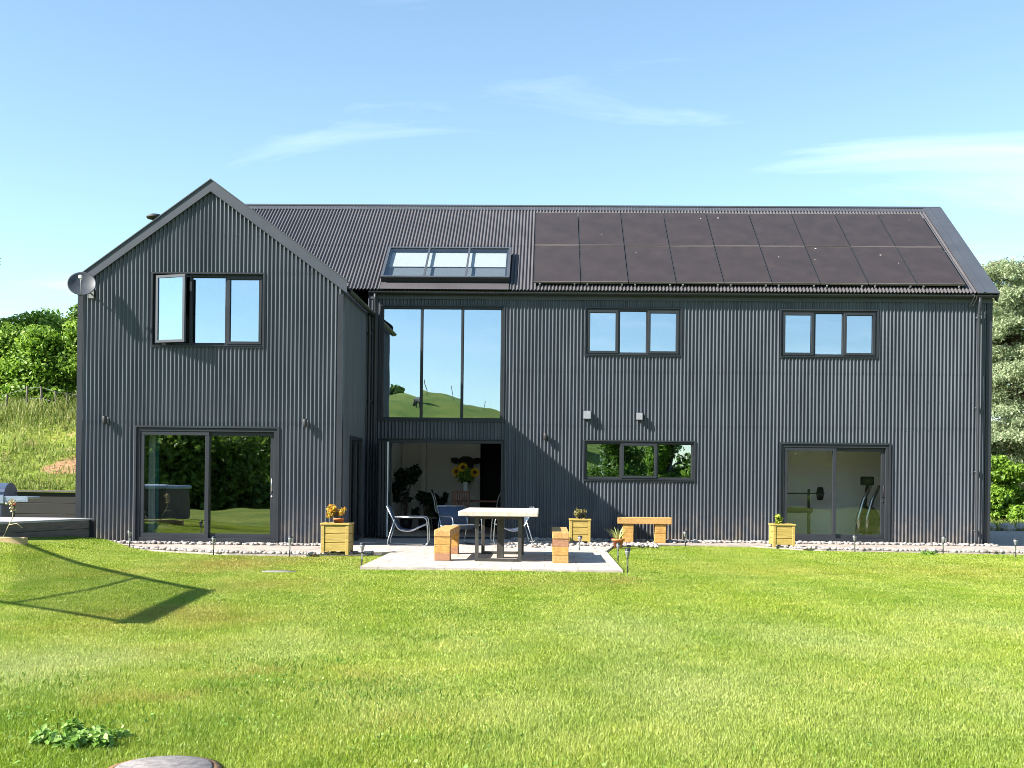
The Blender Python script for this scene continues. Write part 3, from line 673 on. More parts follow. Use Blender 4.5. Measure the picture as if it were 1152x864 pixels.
def surround(b,x0,x1,z0,z1,y,w=.028,proud=.03,bottom=True):
    """folded-metal trim and reveal lining round an opening"""
    f=y-proud
    b.box(x0-w,x1+w,f,f+.012,z1,z1+w); b.box(x0-w,x0,f,f+.012,z0,z1); b.box(x1,x1+w,f,f+.012,z0,z1)
    if bottom: b.box(x0-w,x1+w,f,f+.012,z0-w,z0)
    b.box(x0,x1,f+.0122,y+.12,z1-.008,z1-.0005); b.box(x0,x0+.008,f+.0122,y+.12,z0,z1-.0082); b.box(x1-.008,x1,f+.0122,y+.12,z0,z1-.0082)
    if bottom: b.box(x0+.0082,x1-.0082,f-.012,y+.12,z0,z0+.010)
def window(x0,x1,z0,z1,y,splits,fixed,gl,fw=.045,label=None,open_first=False,sash=.052,rec=.035):
    b=MB(); surround(b,x0,x1,z0,z1,y); s_=b.build('surround',M['frame'])
    x0+=.009;x1-=.009;z0+=.011;z1-=.009
    fr=MB(); yf=y+rec-.03; yb=yf+.07
    fr.box(x0,x1,yf,yb,z0,z0+fw,.003); fr.box(x0,x1,yf,yb,z1-fw,z1,.003)
    fr.box(x0,x0+fw,yf,yb,z0+fw,z1-fw,.003); fr.box(x1-fw,x1,yf,yb,z0+fw,z1-fw,.003)
    xs=[x0+fw]+[x0+(x1-x0)*s for s in splits]+[x1-fw]
    for s in xs[1:-1]: fr.box(s-fw*.5,s+fw*.5,yf,yb,z0+fw,z1-fw,.003)
    w=fr.build('window',M['frame'],house); s_.parent=w
    for i in range(len(xs)-1):
        a=xs[i]+(fw*.5 if i else 0); c=xs[i+1]-(fw*.5 if i<len(xs)-2 else 0)
        za=z0+fw; zb=z1-fw
        if open_first and i==0: continue
        if not fixed[i]:
            sb=MB(); g=.003; q=yf-.014; e=yf+.04
            sb.box(a-g-.012,c+g+.012,q,e-.03,za-.012,za+sash-.012,.003); sb.box(a-g-.012,c+g+.012,q,e-.03,zb-sash+.012,zb+.012,.003)
            sb.box(a-g-.012,a+sash-.012,q,e-.03,za+sash-.012,zb-sash+.012,.003); sb.box(c-sash+.012,c+g+.012,q,e-.03,za+sash-.012,zb-sash+.012,.003)
            sb.build('sash',M['frame'],w); a+=sash-.014;c-=sash-.014;za+=sash-.014;zb-=sash-.014
        else:
            bd=MB(); t=.012
            bd.box(a,c,yf+.022,yf+.032,za,za+t); bd.box(a,c,yf+.022,yf+.032,zb-t,zb); bd.box(a,a+t,yf+.022,yf+.032,za+t,zb-t); bd.box(c-t,c,yf+.022,yf+.032,za+t,zb-t)
            bd.build('glazing_bead',M['rubber'],w)
        pb=MB(); pb.box(a-.004,c+.004,yf+.034,yf+.042,za-.004,zb+.004); tx,tz=random.uniform(-.003,.003),random.uniform(-.003,.003); pb.v=[(p[0],p[1]+tx*(p[0]-(a+c)/2)+tz*(p[2]-(za+zb)/2),p[2]) for p in pb.v]; pb.build('pane',gl,w)
    return w
window(.82,2.84,3.96,4.965,0,(.345,.655),(0,1,0),M['glass_up'])
window(4.97,7.0,3.955,4.945,0,(.345,.655),(0,1,0),M['glass_up'])
window(.82,3.155,1.30,2.12,0,(.335,.665),(1,0,1),M['glass_up'],fw=.04)
bigw=window(-3.58,-.94,2.53,4.98,0,(.333,.667),(1,1,1),M['glass_up'],fw=.04)
ww=window(-7.46,-5.36,3.73,5.09,WY,(.335,.665),(0,1,0),M['glass_up'],open_first=True,rec=.075)
# the open casement of the wing window, hinged at the left and swung slightly outwards
b=MB(); W_=.64; H_=1.27; t=.052
b.box(0,W_,-.025,.025,0,t,.003); b.box(0,W_,-.025,.025,H_-t,H_,.003); b.box(0,t,-.025,.025,t,H_-t,.003); b.box(W_-t,W_,-.025,.025,t,H_-t,.003)
b.cur=1; b.box(t-.004,W_-t+.004,-.004,.004,t-.004,H_-t+.004)
o=b.build('casement',[M['trim'],M['glass_up']],ww); o.location=(-7.38,WY-.045,3.775); o.rotation_euler=(0,0,R(-17))

def slider(x0,x1,z0,z1,y,gl,hm='chrome'):
    b=MB(); surround(b,x0,x1,z0,z1,y,bottom=False,w=.035)
    s_=b.build('surround',M['frame'])
    x0+=.009;x1-=.009;z1-=.009; f=.06; yf=y-.004; yb=y+.13
    fr=MB(); fr.box(x0,x1,yf,yb,z0-.05,z0+.045,.004); fr.box(x0,x1,yf,yb,z1-f,z1,.004); fr.box(x0,x0+f,yf,yb,z0+.045,z1-f,.004); fr.box(x1-f,x1,yf,yb,z0+.045,z1-f,.004)
    d=fr.build('sliding_door',M['frame'],house); s_.parent=d
    m=(x0+x1)/2; l=.075; za=z0+.045; zb=z1-f
    for a,c,q in ((x0+f,m+l*.5,yf+.012),(m-l*.5,x1-f,yf+.068)):
        lb=MB(); lb.box(a,c,q,q+.05,za,za+.085,.004); lb.box(a,c,q,q+.05,zb-l,zb,.004); lb.box(a,a+l,q,q+.05,za+.085,zb-l,.004); lb.box(c-l,c,q,q+.05,za+.085,zb-l,.004)
        lb.build('leaf',M['frame'],d)
        pb=MB(); pb.box(a+l-.003,c-l+.003,q+.02,q+.028,za+.082,zb-l+.003); pb.build('pane',gl,d)
    hb=MB(); hx=x1-f-l*.5; q=yf+.068
    hb.tube([(hx,q,z0+.93),(hx,q-.05,z0+.95),(hx,q-.05,z0+1.17),(hx,q,z0+1.19)],.013,8); hb.tube([(hx,q,z0+.84),(hx,q-.02,z0+.84)],.022,10)
    fixn(hb.build('handle',M[hm],d,True))
    return d
slider(-7.74,-5.06,.06,2.185,WY,M['glass_low']); slider(5.0,7.28,.06,2.105,0,M['glass_gym'],'rubber')
# side door in the wing's inner wall (faces right)
b=MB(); xf=WR-.02
for y0,y1,z0,z1 in ((-2.24,-2.18,.04,2.1),(-.89,-.83,.04,2.1),(-2.18,-.89,2.03,2.1),(-2.18,-.89,.04,.12),(-1.56,-1.50,.12,2.03)): b.box(xf,xf+.07,y0,y1,z0,z1,.004)
sd=b.build('side_door',M['frame'],house)
b=MB(); b.box(xf+.03,xf+.038,-2.18,-1.56,.12,2.03); b.box(xf+.03,xf+.038,-1.50,-.89,.12,2.03); b.build('pane',M['glass_low'],sd)
# folding-door opening below the big window, leaves stacked at the left
b=MB(); surround(b,-3.58,-.90,.02,2.12,0,bottom=False,w=.02); s_=b.build('surround',M['frame'])
b=MB(); b.box(-3.57,-.909,.0,.10,2.045,2.11,.004); b.box(-3.57,-.909,-.06,.14,-.02,.03,.003); b.box(-.965,-.909,0,.10,.03,2.045,.004); b.box(-3.57,-3.51,0,.10,.03,2.045,.004)
bf=b.build('folding_door',M['frame'],house); s_.parent=bf
for i,x in enumerate((-3.50,-3.435,-3.37)):
    lb=MB(); y0,y1=-.66,.09; t=.055; z0,z1=.05,2.04
    lb.box(x,x+.05,y0,y1,z0,z0+.09,.004); lb.box(x,x+.05,y0,y1,z1-t,z1,.004); lb.box(x,x+.05,y0,y0+t,z0+.09,z1-t,.004); lb.box(x,x+.05,y1-t,y1,z0+.09,z1-t,.004)
    lb.cur=1; lb.box(x+.02,x+.028,y0+t-.003,y1-t+.003,z0+.087,z1-t+.003)
    if i==2: lb.cur=2; lb.box(x+.0505,x+.072,y0-.006,y0+.03,z0,z1)
    lb.build('leaf',[M['frame'],M['glass_low'],M['white']],bf)
# skylight: raised curb, frame, three panes, apron
b=MB(); UX=Vector((1,0,0)); UV=Vector((0,ca,sa)); O=Vector((0,-.12,EZ+.03))
def sl_box(b,x0,x1,v0,v1,n0,n1):
    P=[O+UX*x+UV*v+NF*n for n in (n0,n1) for x,v in ((x0,v0),(x1,v0),(x1,v1),(x0,v1))]; b.quadbox(P)
for a in ((-3.60,-3.52,.28,1.78),(-.93,-.84,.28,1.78),(-3.52,-.93,.28,.36),(-3.52,-.93,1.70,1.78)): sl_box(b,a[0],a[1],a[2],a[3],-.05,.13)
sk=fixn(b.build('skylight',M['frame'],house))
b=MB()
for a in ((-3.61,-.83,.26,.31),(-3.61,-.83,1.73,1.78),(-3.61,-3.55,.31,1.73),(-.89,-.83,.31,1.73),(-2.69,-2.65,.31,1.73),(-1.79,-1.75,.31,1.73)): sl_box(b,a[0],a[1],a[2],a[3],.132,.165)
fixn(b.build('frame',M['trim'],sk))
for x0,x1 in ((-3.55,-2.69),(-2.65,-1.79),(-1.75,-.89)):
    b=MB(); sl_box(b,x0,x1,.31,1.73,.142,.152); fixn(b.build('pane',M['glass_sky'],sk))
b=MB(); sl_box(b,-3.60,-.84,-.03,.275,.012,.022); fixn(b.build('apron_flashing',M['roof'],house))
b=MB(); sl_box(b,-3.515,-.935,.365,.98,.02,.026); fixn(b.build('backing',M['backing'],sk)); b=MB(); sl_box(b,-3.515,-.935,.985,1.695,.05,.056); fixn(b.build('backing',M['backing_pale'],sk))  # added sheets, toned dim and pale for the room seen through the glass
# cowl on the flue behind the wing roof
b=MB(); b.tube([(-9.55,3,6.0),(-9.55,3,7.52)],.07,12); b.lathe([(.02,7.50),(.20,7.52),(.22,7.56),(.12,7.62),(.02,7.64)],(-9.55,3,0),16)
fixn(b.build('flue_cowl',M['rubber'],house,True))
# loose cables at the right eaves corner
b=MB(); b.tube([(8.93,-.06,5.33),(8.97,-.20,5.25),(8.93,-.12,5.10),(8.86,-.05,5.05)],.008,6); b.tube([(8.96,-.06,5.33),(9.02,-.20,5.22),(8.97,-.12,5.06),(8.90,-.05,5.02)],.008,6)
b.build('cable',M['rubber'],house,True)
# interior shell
b=MB(); b.box(XL+.1,XR-.1,.16,6.9,-.08,.02); b.box(XL+.1,WR-.1,WY+.2,.158,-.08,.02); b.build('floor',M['floor'],house)
b=MB(); b.box(.42,XR-.1,.16,6.9,2.28,2.46); b.build('upper_floor',M['inner'],house)
b=MB(); b.box(XL+.1,WR-.1,WY+.16,6.9,2.28,2.46); b.build('upper_floor',M['inner'],house)
b=MB(); b.box(-3.72,-1.70,5.0,5.1,.02,6.4); b.build('interior_wall',M['inner'],house)
b=MB(); b.box(-1.6995,.41,5.0,5.1,2.2,6.4); b.build('interior_wall',M['inner'],house)
b=MB(); b.box(-1.70,.4,6.0,6.1,.02,2.28)
for i in range(7): b.box(-1.66+i*.13,-1.60+i*.13,5.9,5.96,1.75,2.28)
b.build('slatted_screen',M['dark'],house)
for x0,x1 in ((-3.86,-3.74),(.42,.52)):
    b=MB(); b.prism([(x0,y,z) for y,z in ((.16,.0205),(.16,5.15),(3.5,7.55),(5.6,6.05),(6.9,5.1),(6.9,.0205))],(x1-x0,0,0)); b.build('partition',M['inner_white'],house)
b=MB(); b.box(4.2,4.3,.16,6.9,.021,2.28); b.build('partition',M['inner'],house)
b=MB(); b.box(-3.2,-3.08,4.72,4.99,.021,2.2); b.build('partition',M['inner'],house)
b=MB()
for x0,x1,v0,v1 in ((-3.73,-3.52,.34,SL-.3),(-.93,.41,.34,SL-.3),(-3.52,-.93,1.72,SL-.3)): sl_box(b,x0,x1,v0,v1,-.22,-.20)
b.build('sloping_ceiling',M['inner_white'],house)
b=MB(); P=[(-3.73,3.5,7.5),(.41,3.5,7.5),(.41,5.0,6.42),(-3.73,5.0,6.42)]; b.quadbox([*P,*[(x,y,z+.02) for x,y,z in P]]); b.build('sloping_ceiling',M['inner_white'],house)
b=MB(); b.box(4.3,XR-.1,2.5,2.6,.021,2.28); b.build('interior_wall',M['inner_white'],house)
b=MB(); b.box(XL+.1,-3.87,2.4,2.5,.021,2.28); b.build('interior_wall',M['dark'],house)
b=MB(); b.box(.52,4.2,2.5,2.6,.021,2.28); b.build('interior_wall',M['dark'],house)
b=MB(); b.box(.53,XR-.1,3.4,3.5,2.461,5.2); b.build('upper_wall',M['inner'],house)
b=MB(); b.box(XL+.1,-3.9,1.0,1.1,2.461,4.9); b.build('upper_wall',M['inner'],house)

# ------------------------------------------------------------------ things fixed to the house
NUM=['first','second','third','fourth','fifth','sixth','seventh','eighth','ninth']
def panel():
    r=thing('solar_panel','','solar panel',group='solar panels on the long roof')
    w=1.003; h=1.845; b=MB()
    b.box(.012,w-.012,.012,h-.012,.0,.034); b.build('cells',M['panel'],r)
    b=MB(); t=.012; b.cur=1; b.box(0,w,0,t-.0005,-.004,.037); b.box(0,w,h-t+.0005,h,-.004,.037); b.cur=0; b.box(0,t-.0005,t,h-t,-.004,.037); b.box(w-t+.0005,w,t,h-t,-.004,.037); b.build('frame',[M['panel_edge'],M['panel_rail']],r)
    b=MB()
    for x in (.12,w-.14): b.box(x,x+.03,-.03,.02,-.052,-.005)
    b.build('bracket',M['alu'],r)
    return r
rot=Matrix.Rotation(math.atan(main_slope),4,'X')
p0=None
for row in (0,1):
    for i in range(9):
        x=-.31+i*1.018; v=.20+row*1.875
        L_='brownish black solar panel in the %s row, %s from the left'%(('lower','upper')[row],NUM[i])
        if i==8: L_='brownish black solar panel at the right end of the %s row beside the verge'%(('lower','upper')[row])
        if i==0: L_='brownish black solar panel at the left end of the %s row nearest the skylight'%(('lower','upper')[row])
        pos=O+UX*x+UV*v+NF*.062
        if p0 is None: p0=panel(); p0.location=pos; p0['label']=L_; r=p0
        else: r=dup(p0,pos,L_)
        r.rotation_euler=(math.atan(main_slope)+random.uniform(-.004,.004),random.uniform(-.002,.002),0)
def wall_cyl(x,z,y,label):
    r=thing('wall_light',label,'wall light',(x,y,z),group='wall lights on the cladding')
    b=MB(); b.lathe([(.0,-.075),(.038,-.075),(.042,-.07),(.042,.07),(.038,.075),(0,.075)],(0,-.095,0),16); fixn(b.build('lamp_body',M['rubber'],r,True))
    b=MB(); b.box(-.022,.022,-.056,-.012,-.035,.035); b.box(-.04,.04,-.012,-.004,-.06,.06,.003); b.build('bracket',M['alu'],r)
wall_cyl(-8.32,2.31,WY-.008,'small dark cylinder wall light left of the gable sliding door')
wall_cyl(-4.52,2.29,WY-.008,'small dark cylinder wall light right of the gable sliding door')
wall_cyl(-.02,2.20,-.008,'small dark cylinder wall light right of the folding door opening')
def vent(x,z,label,w=.15,h=.17):
    r=thing('wall_vent',label,'vent',(x,-.01,z),group='vent cowls on the long wall')
    b=MB(); P=[(-w/2,0,-h/2),(-w/2,-.13,-h/2),(-w/2,-.10,h/2-.02),(-w/2,0,h/2)]; b.prism(P,(w,0,0)); fixn(b.build('hood',M['alu'],r))
    b=MB(); b.box(-w/2-.012,w/2+.012,-.004,.006,-h/2-.012,h/2+.012); b.build('back_plate',M['trim'],r)
    b=MB()
    for k in range(3): b.box(-w/2+.012,w/2-.012,-.118+k*.04,-.112+k*.04,-h/2-.02,-h/2-.001)
    b.build('louvre',M['rubber'],r)
vent(.865,2.68,'pale grey box vent on the long wall, left one of the pair'); vent(1.98,2.66,'pale grey box vent on the long wall, right one of the pair',.12,.15)
# satellite dish on the left corner of the gable
DS=.9
ds=thing('satellite_dish','grey satellite dish on the left corner of the gable wall','satellite dish',(-8.66,WY-.03,4.81))
aim=Vector((.25,-.86,.42)).normalized().to_track_quat('Z','Y').to_matrix().to_4x4()
b=MB(); prof=[(0.001,0),(.10,.008),(.19,.03),(.26,.058),(.285,.070),(.288,.062),(.262,.048),(.19,.02),(.1,-.002),(.001,-.012)]
b.lathe(prof,(-.04,-.30,.0),28,aim); fixn(b.build('reflector',M['dish'],ds,True))
b=MB(); c=Vector((-.04,-.30,0)); f=c+aim.to_3x3()@Vector((0,0,.33)); a0=c+aim.to_3x3()@Vector((0,-.28,.07))
b.tube([a0,(a0+f)/2+Vector((0,0,-.02)),f],.010,8); fixn(b.build('feed_arm',M['alu'],ds,True))
b=MB(); b.tube([f,f+(c-f).normalized()*.10],[.028,.022],10); b.box(f.x-.03,f.x+.03,f.y-.03,f.y+.03,f.z-.05,f.z+.02,.006); fixn(b.build('receiver',M['white'],ds))
b=MB(); b.tube([(.03,.0,-.12),(.0,-.16,-.12),(-.04,-.27,-.03)],.018,8); b.box(-.02,.09,-.012,.012,-.22,-.02); fixn(b.build('wall_bracket',M['alu'],ds)); ds.scale=(DS,DS,DS)

# ------------------------------------------------------------------ furniture on the patio
t=thing('dining_table','whitewashed thick topped outdoor table on dark iron frames','table',(-.71,-6.17,.022))
b=MB(); b.box(-.60,.60,-1.17,1.17,.69,.765,.008); b.build('tabletop',M['tabletop'],t)
for y in (-.95,.80):
    b=MB(); b.box(-.355,-.30,y-.03,y+.03,0,.685,.003); b.box(.30,.355,y-.03,y+.03,0,.685,.003); b.box(-.30,.30,y-.035,y+.035,0,.045,.003); b.box(-.30,.30,y-.035,y+.035,.645,.685,.003); b.build('leg_frame',M['iron'],t)
b=MB(); b.box(-.055,.055,-.20,.02,0,.685,.003); b.build('centre_post',M['iron'],t)
b=MB(); b.box(-.04,.04,-.915,-.20,.645,.684); b.box(-.04,.04,.02,.765,.645,.684); b.build('rail',M['iron'],t)
def sleeper_bench(label,loc,rz,length,tops,legspec,group):
    r=thing('sleeper_bench',label,'bench',loc,rz,group)
    return r
def patio_bench(label,loc,mirror,topmat):
    r=thing('sleeper_bench',label,'bench',loc,0,'chunky timber benches'); w=.125; Lh=.93
    b=MB(); b.box(-w,w,-Lh,Lh,.365,.47,.008); b.build('seat',topmat,r)
    for s in (-1,1):
        y0=s*(Lh-.13); b=MB(); mats=[M['oak_v'],M['oak_red'],M['oak']]
        b.cur=1 if not mirror else 2; b.box(-w+.006,w-.004,y0-.12,y0+.12,0,.115,.006)
        b.cur=0; b.box(-w+.002,w-.006,y0-.12,y0+.12,.1165,.24,.006)
        b.cur=0 if not mirror else 1; b.box(-w+.005,w-.002,y0-.12,y0+.12,.2415,.3635,.006); b.build('leg',mats,r)
    return r
patio_bench('chunky timber bench along the left side of the whitewashed table',(-1.565,-6.22,.022),0,M['oak'])
patio_bench('chunky timber bench along the right side of the whitewashed table',(.235,-6.40,.022),1,M['oak'])
r=thing('sleeper_bench','thick plank bench against the long wall beside the square planter','bench',(2.06,-.62,0),0,'chunky timber benches')
b=MB(); b.box(-.56,.56,-.16,.16,.385,.525,.01); b.build('seat',M['oak'],r)
for x in (-.345,.325):
    b=MB(); b.box(x-.115,x+.115,-.13,.13,0,.19,.008); b.box(x-.112,x+.118,-.128,.132,.192,.3835,.008); b.build('leg',M['oak_v'],r)

def leaf_cloud(name,centers,radii,count,size,mat,parent=None,up=.35,ratio=1.7,squash=1):
    """many small pointed leaves spread through clumps"""
    C=np.array(centers,float); Rr=np.array(radii,float); n=count; i=rng.choice(len(C),n,p=(Rr**2)/np.sum(Rr**2))
    d=rng.normal(size=(n,3)); d/=np.linalg.norm(d,axis=1)[:,None]; rad=Rr[i]*rng.power(2.2,n)
    P=C[i]+d*rad[:,None]*np.array([1,1,squash])
    nrm=rng.normal(size=(n,3))+d*.8+np.array([0,0,up]); nrm/=np.linalg.norm(nrm,axis=1)[:,None]
    a=rng.normal(size=(n,3)); a-=nrm*np.sum(a*nrm,1)[:,None]; a/=np.linalg.norm(a,axis=1)[:,None]; b=np.cross(nrm,a)
    s=size*rng.uniform(.6,1.35,n)[:,None]; fold=nrm*s*.18
    V=np.stack([P-a*s*ratio*.5,P+b*s*.5+fold,P+a*s*ratio*.5,P-b*s*.5+fold],1).reshape(-1,3)
    k=np.arange(n)[:,None]*4; F=np.concatenate([k+[[0,1,2]],k+[[0,2,3]]],0)
    return np_mesh(name,V,F,mat,parent)

def planter(loc,label,w,h):
    r=thing('planter',label,'planter',loc,0,'square softwood planters')
    hw=w/2; p=.055
    for sx in (-1,1):
        for sy in (-1,1):
            b=MB(); x=sx*(hw-p/2); y=sy*(hw-p/2); b.box(x-p/2,x+p/2,y-p/2,y+p/2,0,h-.03,.004); b.build('post',M['planter'],r)
    bh=(h-.03-.05)/3
    for side in range(4):
        b=MB(); Rz=Matrix.Rotation(side*math.pi/2,4,'Z')
        for k in range(3):
            m=MB(); m.box(-hw+p+.001,hw-p-.001,-hw+.010,-hw+.032,.05+k*bh+.004,.05+(k+1)*bh-.004,.004)
            o=len(b.v); b.v+=[tuple(Rz@Vector(v)) for v in m.v]; b.f+=[tuple(o+i for i in f) for f in m.f]; b.mi+=m.mi
        b.build('side_boards',M['planter'],r)
    b=MB(); e=hw+.012
    b.box(-e,e,-e,-e+.07,h-.029,h,.004); b.box(-e,e,e-.07,e,h-.029,h,.004); b.box(-e,-e+.07,-e+.07,e-.07,h-.029,h,.004); b.box(e-.07,e,-e+.07,e-.07,h-.029,h,.004); b.build('rim',M['planter'],r)
    b=MB(); b.box(-hw+.05,hw-.05,-hw+.05,hw-.05,h-.09,h-.06); b.build('soil',M['soil'],r)
    return r
planter((-3.46,-5.55,0),'softwood planter with orange potted plant beside the gable corner',.46,.52)
planter((.70,-1.35,0),'softwood planter with olive shrub between the table and plank bench',.42,.50)
planter((4.70,-1.65,0),'softwood planter with lime green shrub beside the right sliding door',.43,.46)
def pot_plant(loc,label,leafmat,h,rad,n,pot=True,size=.035):
    r=thing('potted_plant',label,'plant',loc)
    if pot:
        b=MB(); b.lathe([(.001,0),(.062,0),(.085,.11),(.092,.11),(.092,.135),(.082,.135),(.075,.10),(.001,.10)],(0,0,0),18); fixn(b.build('pot',M['terracotta'],r,True))
    z0=.10 if pot else -.03
    b=MB(); cs=[];rs=[]
    for k in range(9):
        a=random.uniform(0,6.28); l=random.uniform(.1,1)*rad; z=z0+h*random.uniform(.45,1)
        b.tube([(0,0,z0-.03),(l*.4*math.cos(a),l*.4*math.sin(a),z0+(z-z0)*.6),(l*math.cos(a),l*math.sin(a),z)],[.006,.005,.003],6); cs.append((l*math.cos(a),l*math.sin(a),z)); rs.append(rad*random.uniform(.25,.5))
    b.build('stem',M['bark'],r); leaf_cloud('foliage',cs,rs,n,size,leafmat,r)
    return r
pot_plant((-3.44,-5.55,.462),'orange and yellow potted plant standing in the planter by the gable corner',M['orange_leaf'],.20,.15,520,size=.035)
pot_plant((.70,-1.35,.44),'upright olive brown shrub growing in the planter behind the table',M['olive_leaf'],.27,.11,520,False,.03)
pot_plant((4.62,-1.65,.40),'lime yellow shrub growing in the planter beside the right sliding door',M['lime_leaf'],.25,.09,420,False,.035)
# white tag / solar stake heads in planters
r=thing('potted_plant','spiky leaved plant in an orange terracotta pot at the lawn edge','plant',(1.40,-2.55,-.02))
b=MB(); b.lathe([(.001,0),(.07,0),(.10,.15),(.125,.15),(.125,.185),(.105,.185),(.095,.14),(.001,.14)],(0,0,0),20); fixn(b.build('pot',M['terracotta'],r,True))
V=[];F=[]
for k in range(26):
    a=random.uniform(0,6.28); l=random.uniform(.18,.42); le=random.uniform(.3,1.0); w=.011; base=Vector((.03*math.cos(a),.03*math.sin(a),.14)); dr=Vector((math.cos(a),math.sin(a),0)); sd_=Vector((-math.sin(a),math.cos(a),0)); o=len(V)
    for q,ww_ in ((0,1),(.4,1),(.75,.7),(1,.05)):
        p=base+dr*l*le*q**1.3+Vector((0,0,l*(q-.45*le*q*q))); V+= [tuple(p-sd_*w*ww_),tuple(p+sd_*w*ww_)]
    F+=[(o+2*j,o+2*j+1,o+2*j+3,o+2*j+2) for j in range(3)]
np_mesh('foliage',np.array(V),np.array(F),M['spike_leaf'],r)

# path lights
def path_light():
    r=thing('path_light','','path light',group='solar path lights')
    b=MB(); b.tube([(0,0,-.08),(0,0,.17)],.009,8); b.build('stake',M['rubber'],r)
    b=MB(); b.tube([(0,0,.08),(0,0,.15)],.0105,8); b.build('sleeve',M['chrome'],r)
    b=MB(); b.lathe([(.009,.17),(.018,.185),(.030,.235),(.033,.25),(.001,.25)],(0,0,0),14); fixn(b.build('shade',M['alu'],r,True))
    b=MB(); b.lathe([(.034,.2505),(.036,.262),(.024,.275),(.001,.279)],(0,0,0),14); fixn(b.build('cap',M['frame'],r,True))
    return r
PL=[((-7.12,-5.10),'slim path light at the left end of the gable path near the dark timber step'),((-5.42,-5.95),'slim path light in front of the middle of the gable sliding door'),((-4.17,-5.95),'slim path light between the gable sliding door and the orange plant planter'),
    ((-2.66,-7.95),'slim path light by the left front edge of the patio'),((.62,-3.65),'short path light in front of the planter with the olive shrub'),((1.17,-6.15),'path light behind the other one at the right patio edge, below the terracotta pot'),
    ((1.15,-8.62),'path light at the front right corner of the patio'),((2.80,-1.62),'path light just right of the plank bench'),((5.86,-2.7),'path light in front of the right sliding door'),((7.44,-2.9),'path light on the lawn edge between the right sliding door and the house corner'),((8.50,-3.6),'path light at the far right edge of the lawn past the house corner')]
q=None
for (x,y),lab in PL:
    z=float(height(x,y))+.02
    if q is None: q=path_light(); q.location=(x,y,z); q['label']=lab; o=q
    else: o=dup(q,(x,y,z),lab)
    o.rotation_euler=(random.uniform(-.05,.05),random.uniform(-.06,.06),random.uniform(0,6))
    o.scale=(1.15,1.15,random.uniform(1.05,1.25))

# outdoor sling chairs (cantilever tube frame)
def bez(pts,n=6):
    """polyline with rounded corners"""
    out=[]; P=[Vector(p) for p in pts]
    for i,p in enumerate(P):
        if i in (0,len(P)-1): out.append(p); continue
        a=(P[i-1]-p); c=(P[i+1]-p); r=min(.09,a.length*.45,c.length*.45); a=p+a.normalized()*r; c=p+c.normalized()*r
        for k in range(n+1):
            t=k/n; out.append(a*(1-t)**2+p*2*t*(1-t)+c*t*t)
    return out
def sling_chair():
    r=thing('garden_chair','','chair',group='navy sling chairs on the terrace')
    for s in (-1,1):
        y=s*.29; b=MB()
        b.tube(bez([(-.42,y,.74),(-.20,y,.30),(.02,y,.27),(.30,y,.40)]),.011,8)
        b.build('seat_rail',M['chrome'],r,True)
        b=MB(); b.tube(bez([(-.27,y*1.05,.545),(.33,y*1.05,.545),(.36,y*1.05,.20),(.36,y*1.05,.014),(-.42,y*1.05,.014),(-.27,y*1.05,.50)]),.011,8)
        b.build('arm_frame',M['chrome'],r,True)
    b=MB(); b.tube([(-.42,-.29,.74),(-.42,.29,.74)],.012,8); b.tube([(.30,-.29,.40),(.30,.29,.40)],.012,8); b.build('cross_bar',M['chrome'],r,True)
    prof=bez([(-.415,0,.73),(-.20,0,.315),(.02,0,.285),(.295,0,.405)],8); b=MB()
    for i in range(len(prof)-1):
        a,c=prof[i],prof[i+1]; nn=Vector((-(c.z-a.z),0,c.x-a.x)).normalized()*.006
        b.quadbox([(a.x,-.275,a.z),(c.x,-.275,c.z),(c.x,.275,c.z),(a.x,.275,a.z),(a.x+nn.x,-.275,a.z+nn.z),(c.x+nn.x,-.275,c.z+nn.z),(c.x+nn.x,.275,c.z+nn.z),(a.x+nn.x,.275,a.z+nn.z)])
    b.build('sling_seat',M['navy'],r,True)
    return r
ch=sling_chair(); ch.location=(-2.58,-2.75,0); ch.rotation_euler=(0,0,R(3)); ch['label']='tubular steel chair with navy sling seat, leftmost on the terrace'
dup(ch,(-1.66,-2.35,0),'navy sling chair between the left timber bench and the table',R(-60))
dup(ch,(-.68,-2.05,0),'navy sling chair half hidden behind the right end of the table',R(188))

# ------------------------------------------------------------------ inside the dining room and gym
t=thing('dining_table','dark dining table inside the open doorway','table',(-1.6,3.1,.02))
b=MB(); b.box(-.55,.75,-.4,.4,.71,.75,.006); b.build('tabletop',M['brown'],t)
for x in (-.48,.68):
    for y in (-.33,.33):
        b=MB(); b.box(x-.03,x+.03,y-.03,y+.03,0,.709); b.build('leg',M['alu'],t)
t=thing('dining_chair','mahogany slatted dining chair with its back to the doorway','chair',(-2.0,2.5,.02))
b=MB(); b.box(-.20,.20,.0,.42,.42,.46,.01); b.build('seat',M['brown'],t)
b=MB(); b.box(-.21,-.17,-.03,.005,.0,.98); b.box(.17,.21,-.03,.005,0,.98); b.box(-.17,.17,-.025,0,.93,.98); b.box(-.17,.17,-.025,0,.62,.66)
for k in range(6): b.box(-.155+k*.055,-.12+k*.055,-.02,-.005,.66,.93)
b.build('backrest',M['brown'],t)
for x in (-.18,.18):
    b=MB(); b.box(x-.02,x+.02,.37,.41,0,.42); b.build('leg',M['brown'],t)
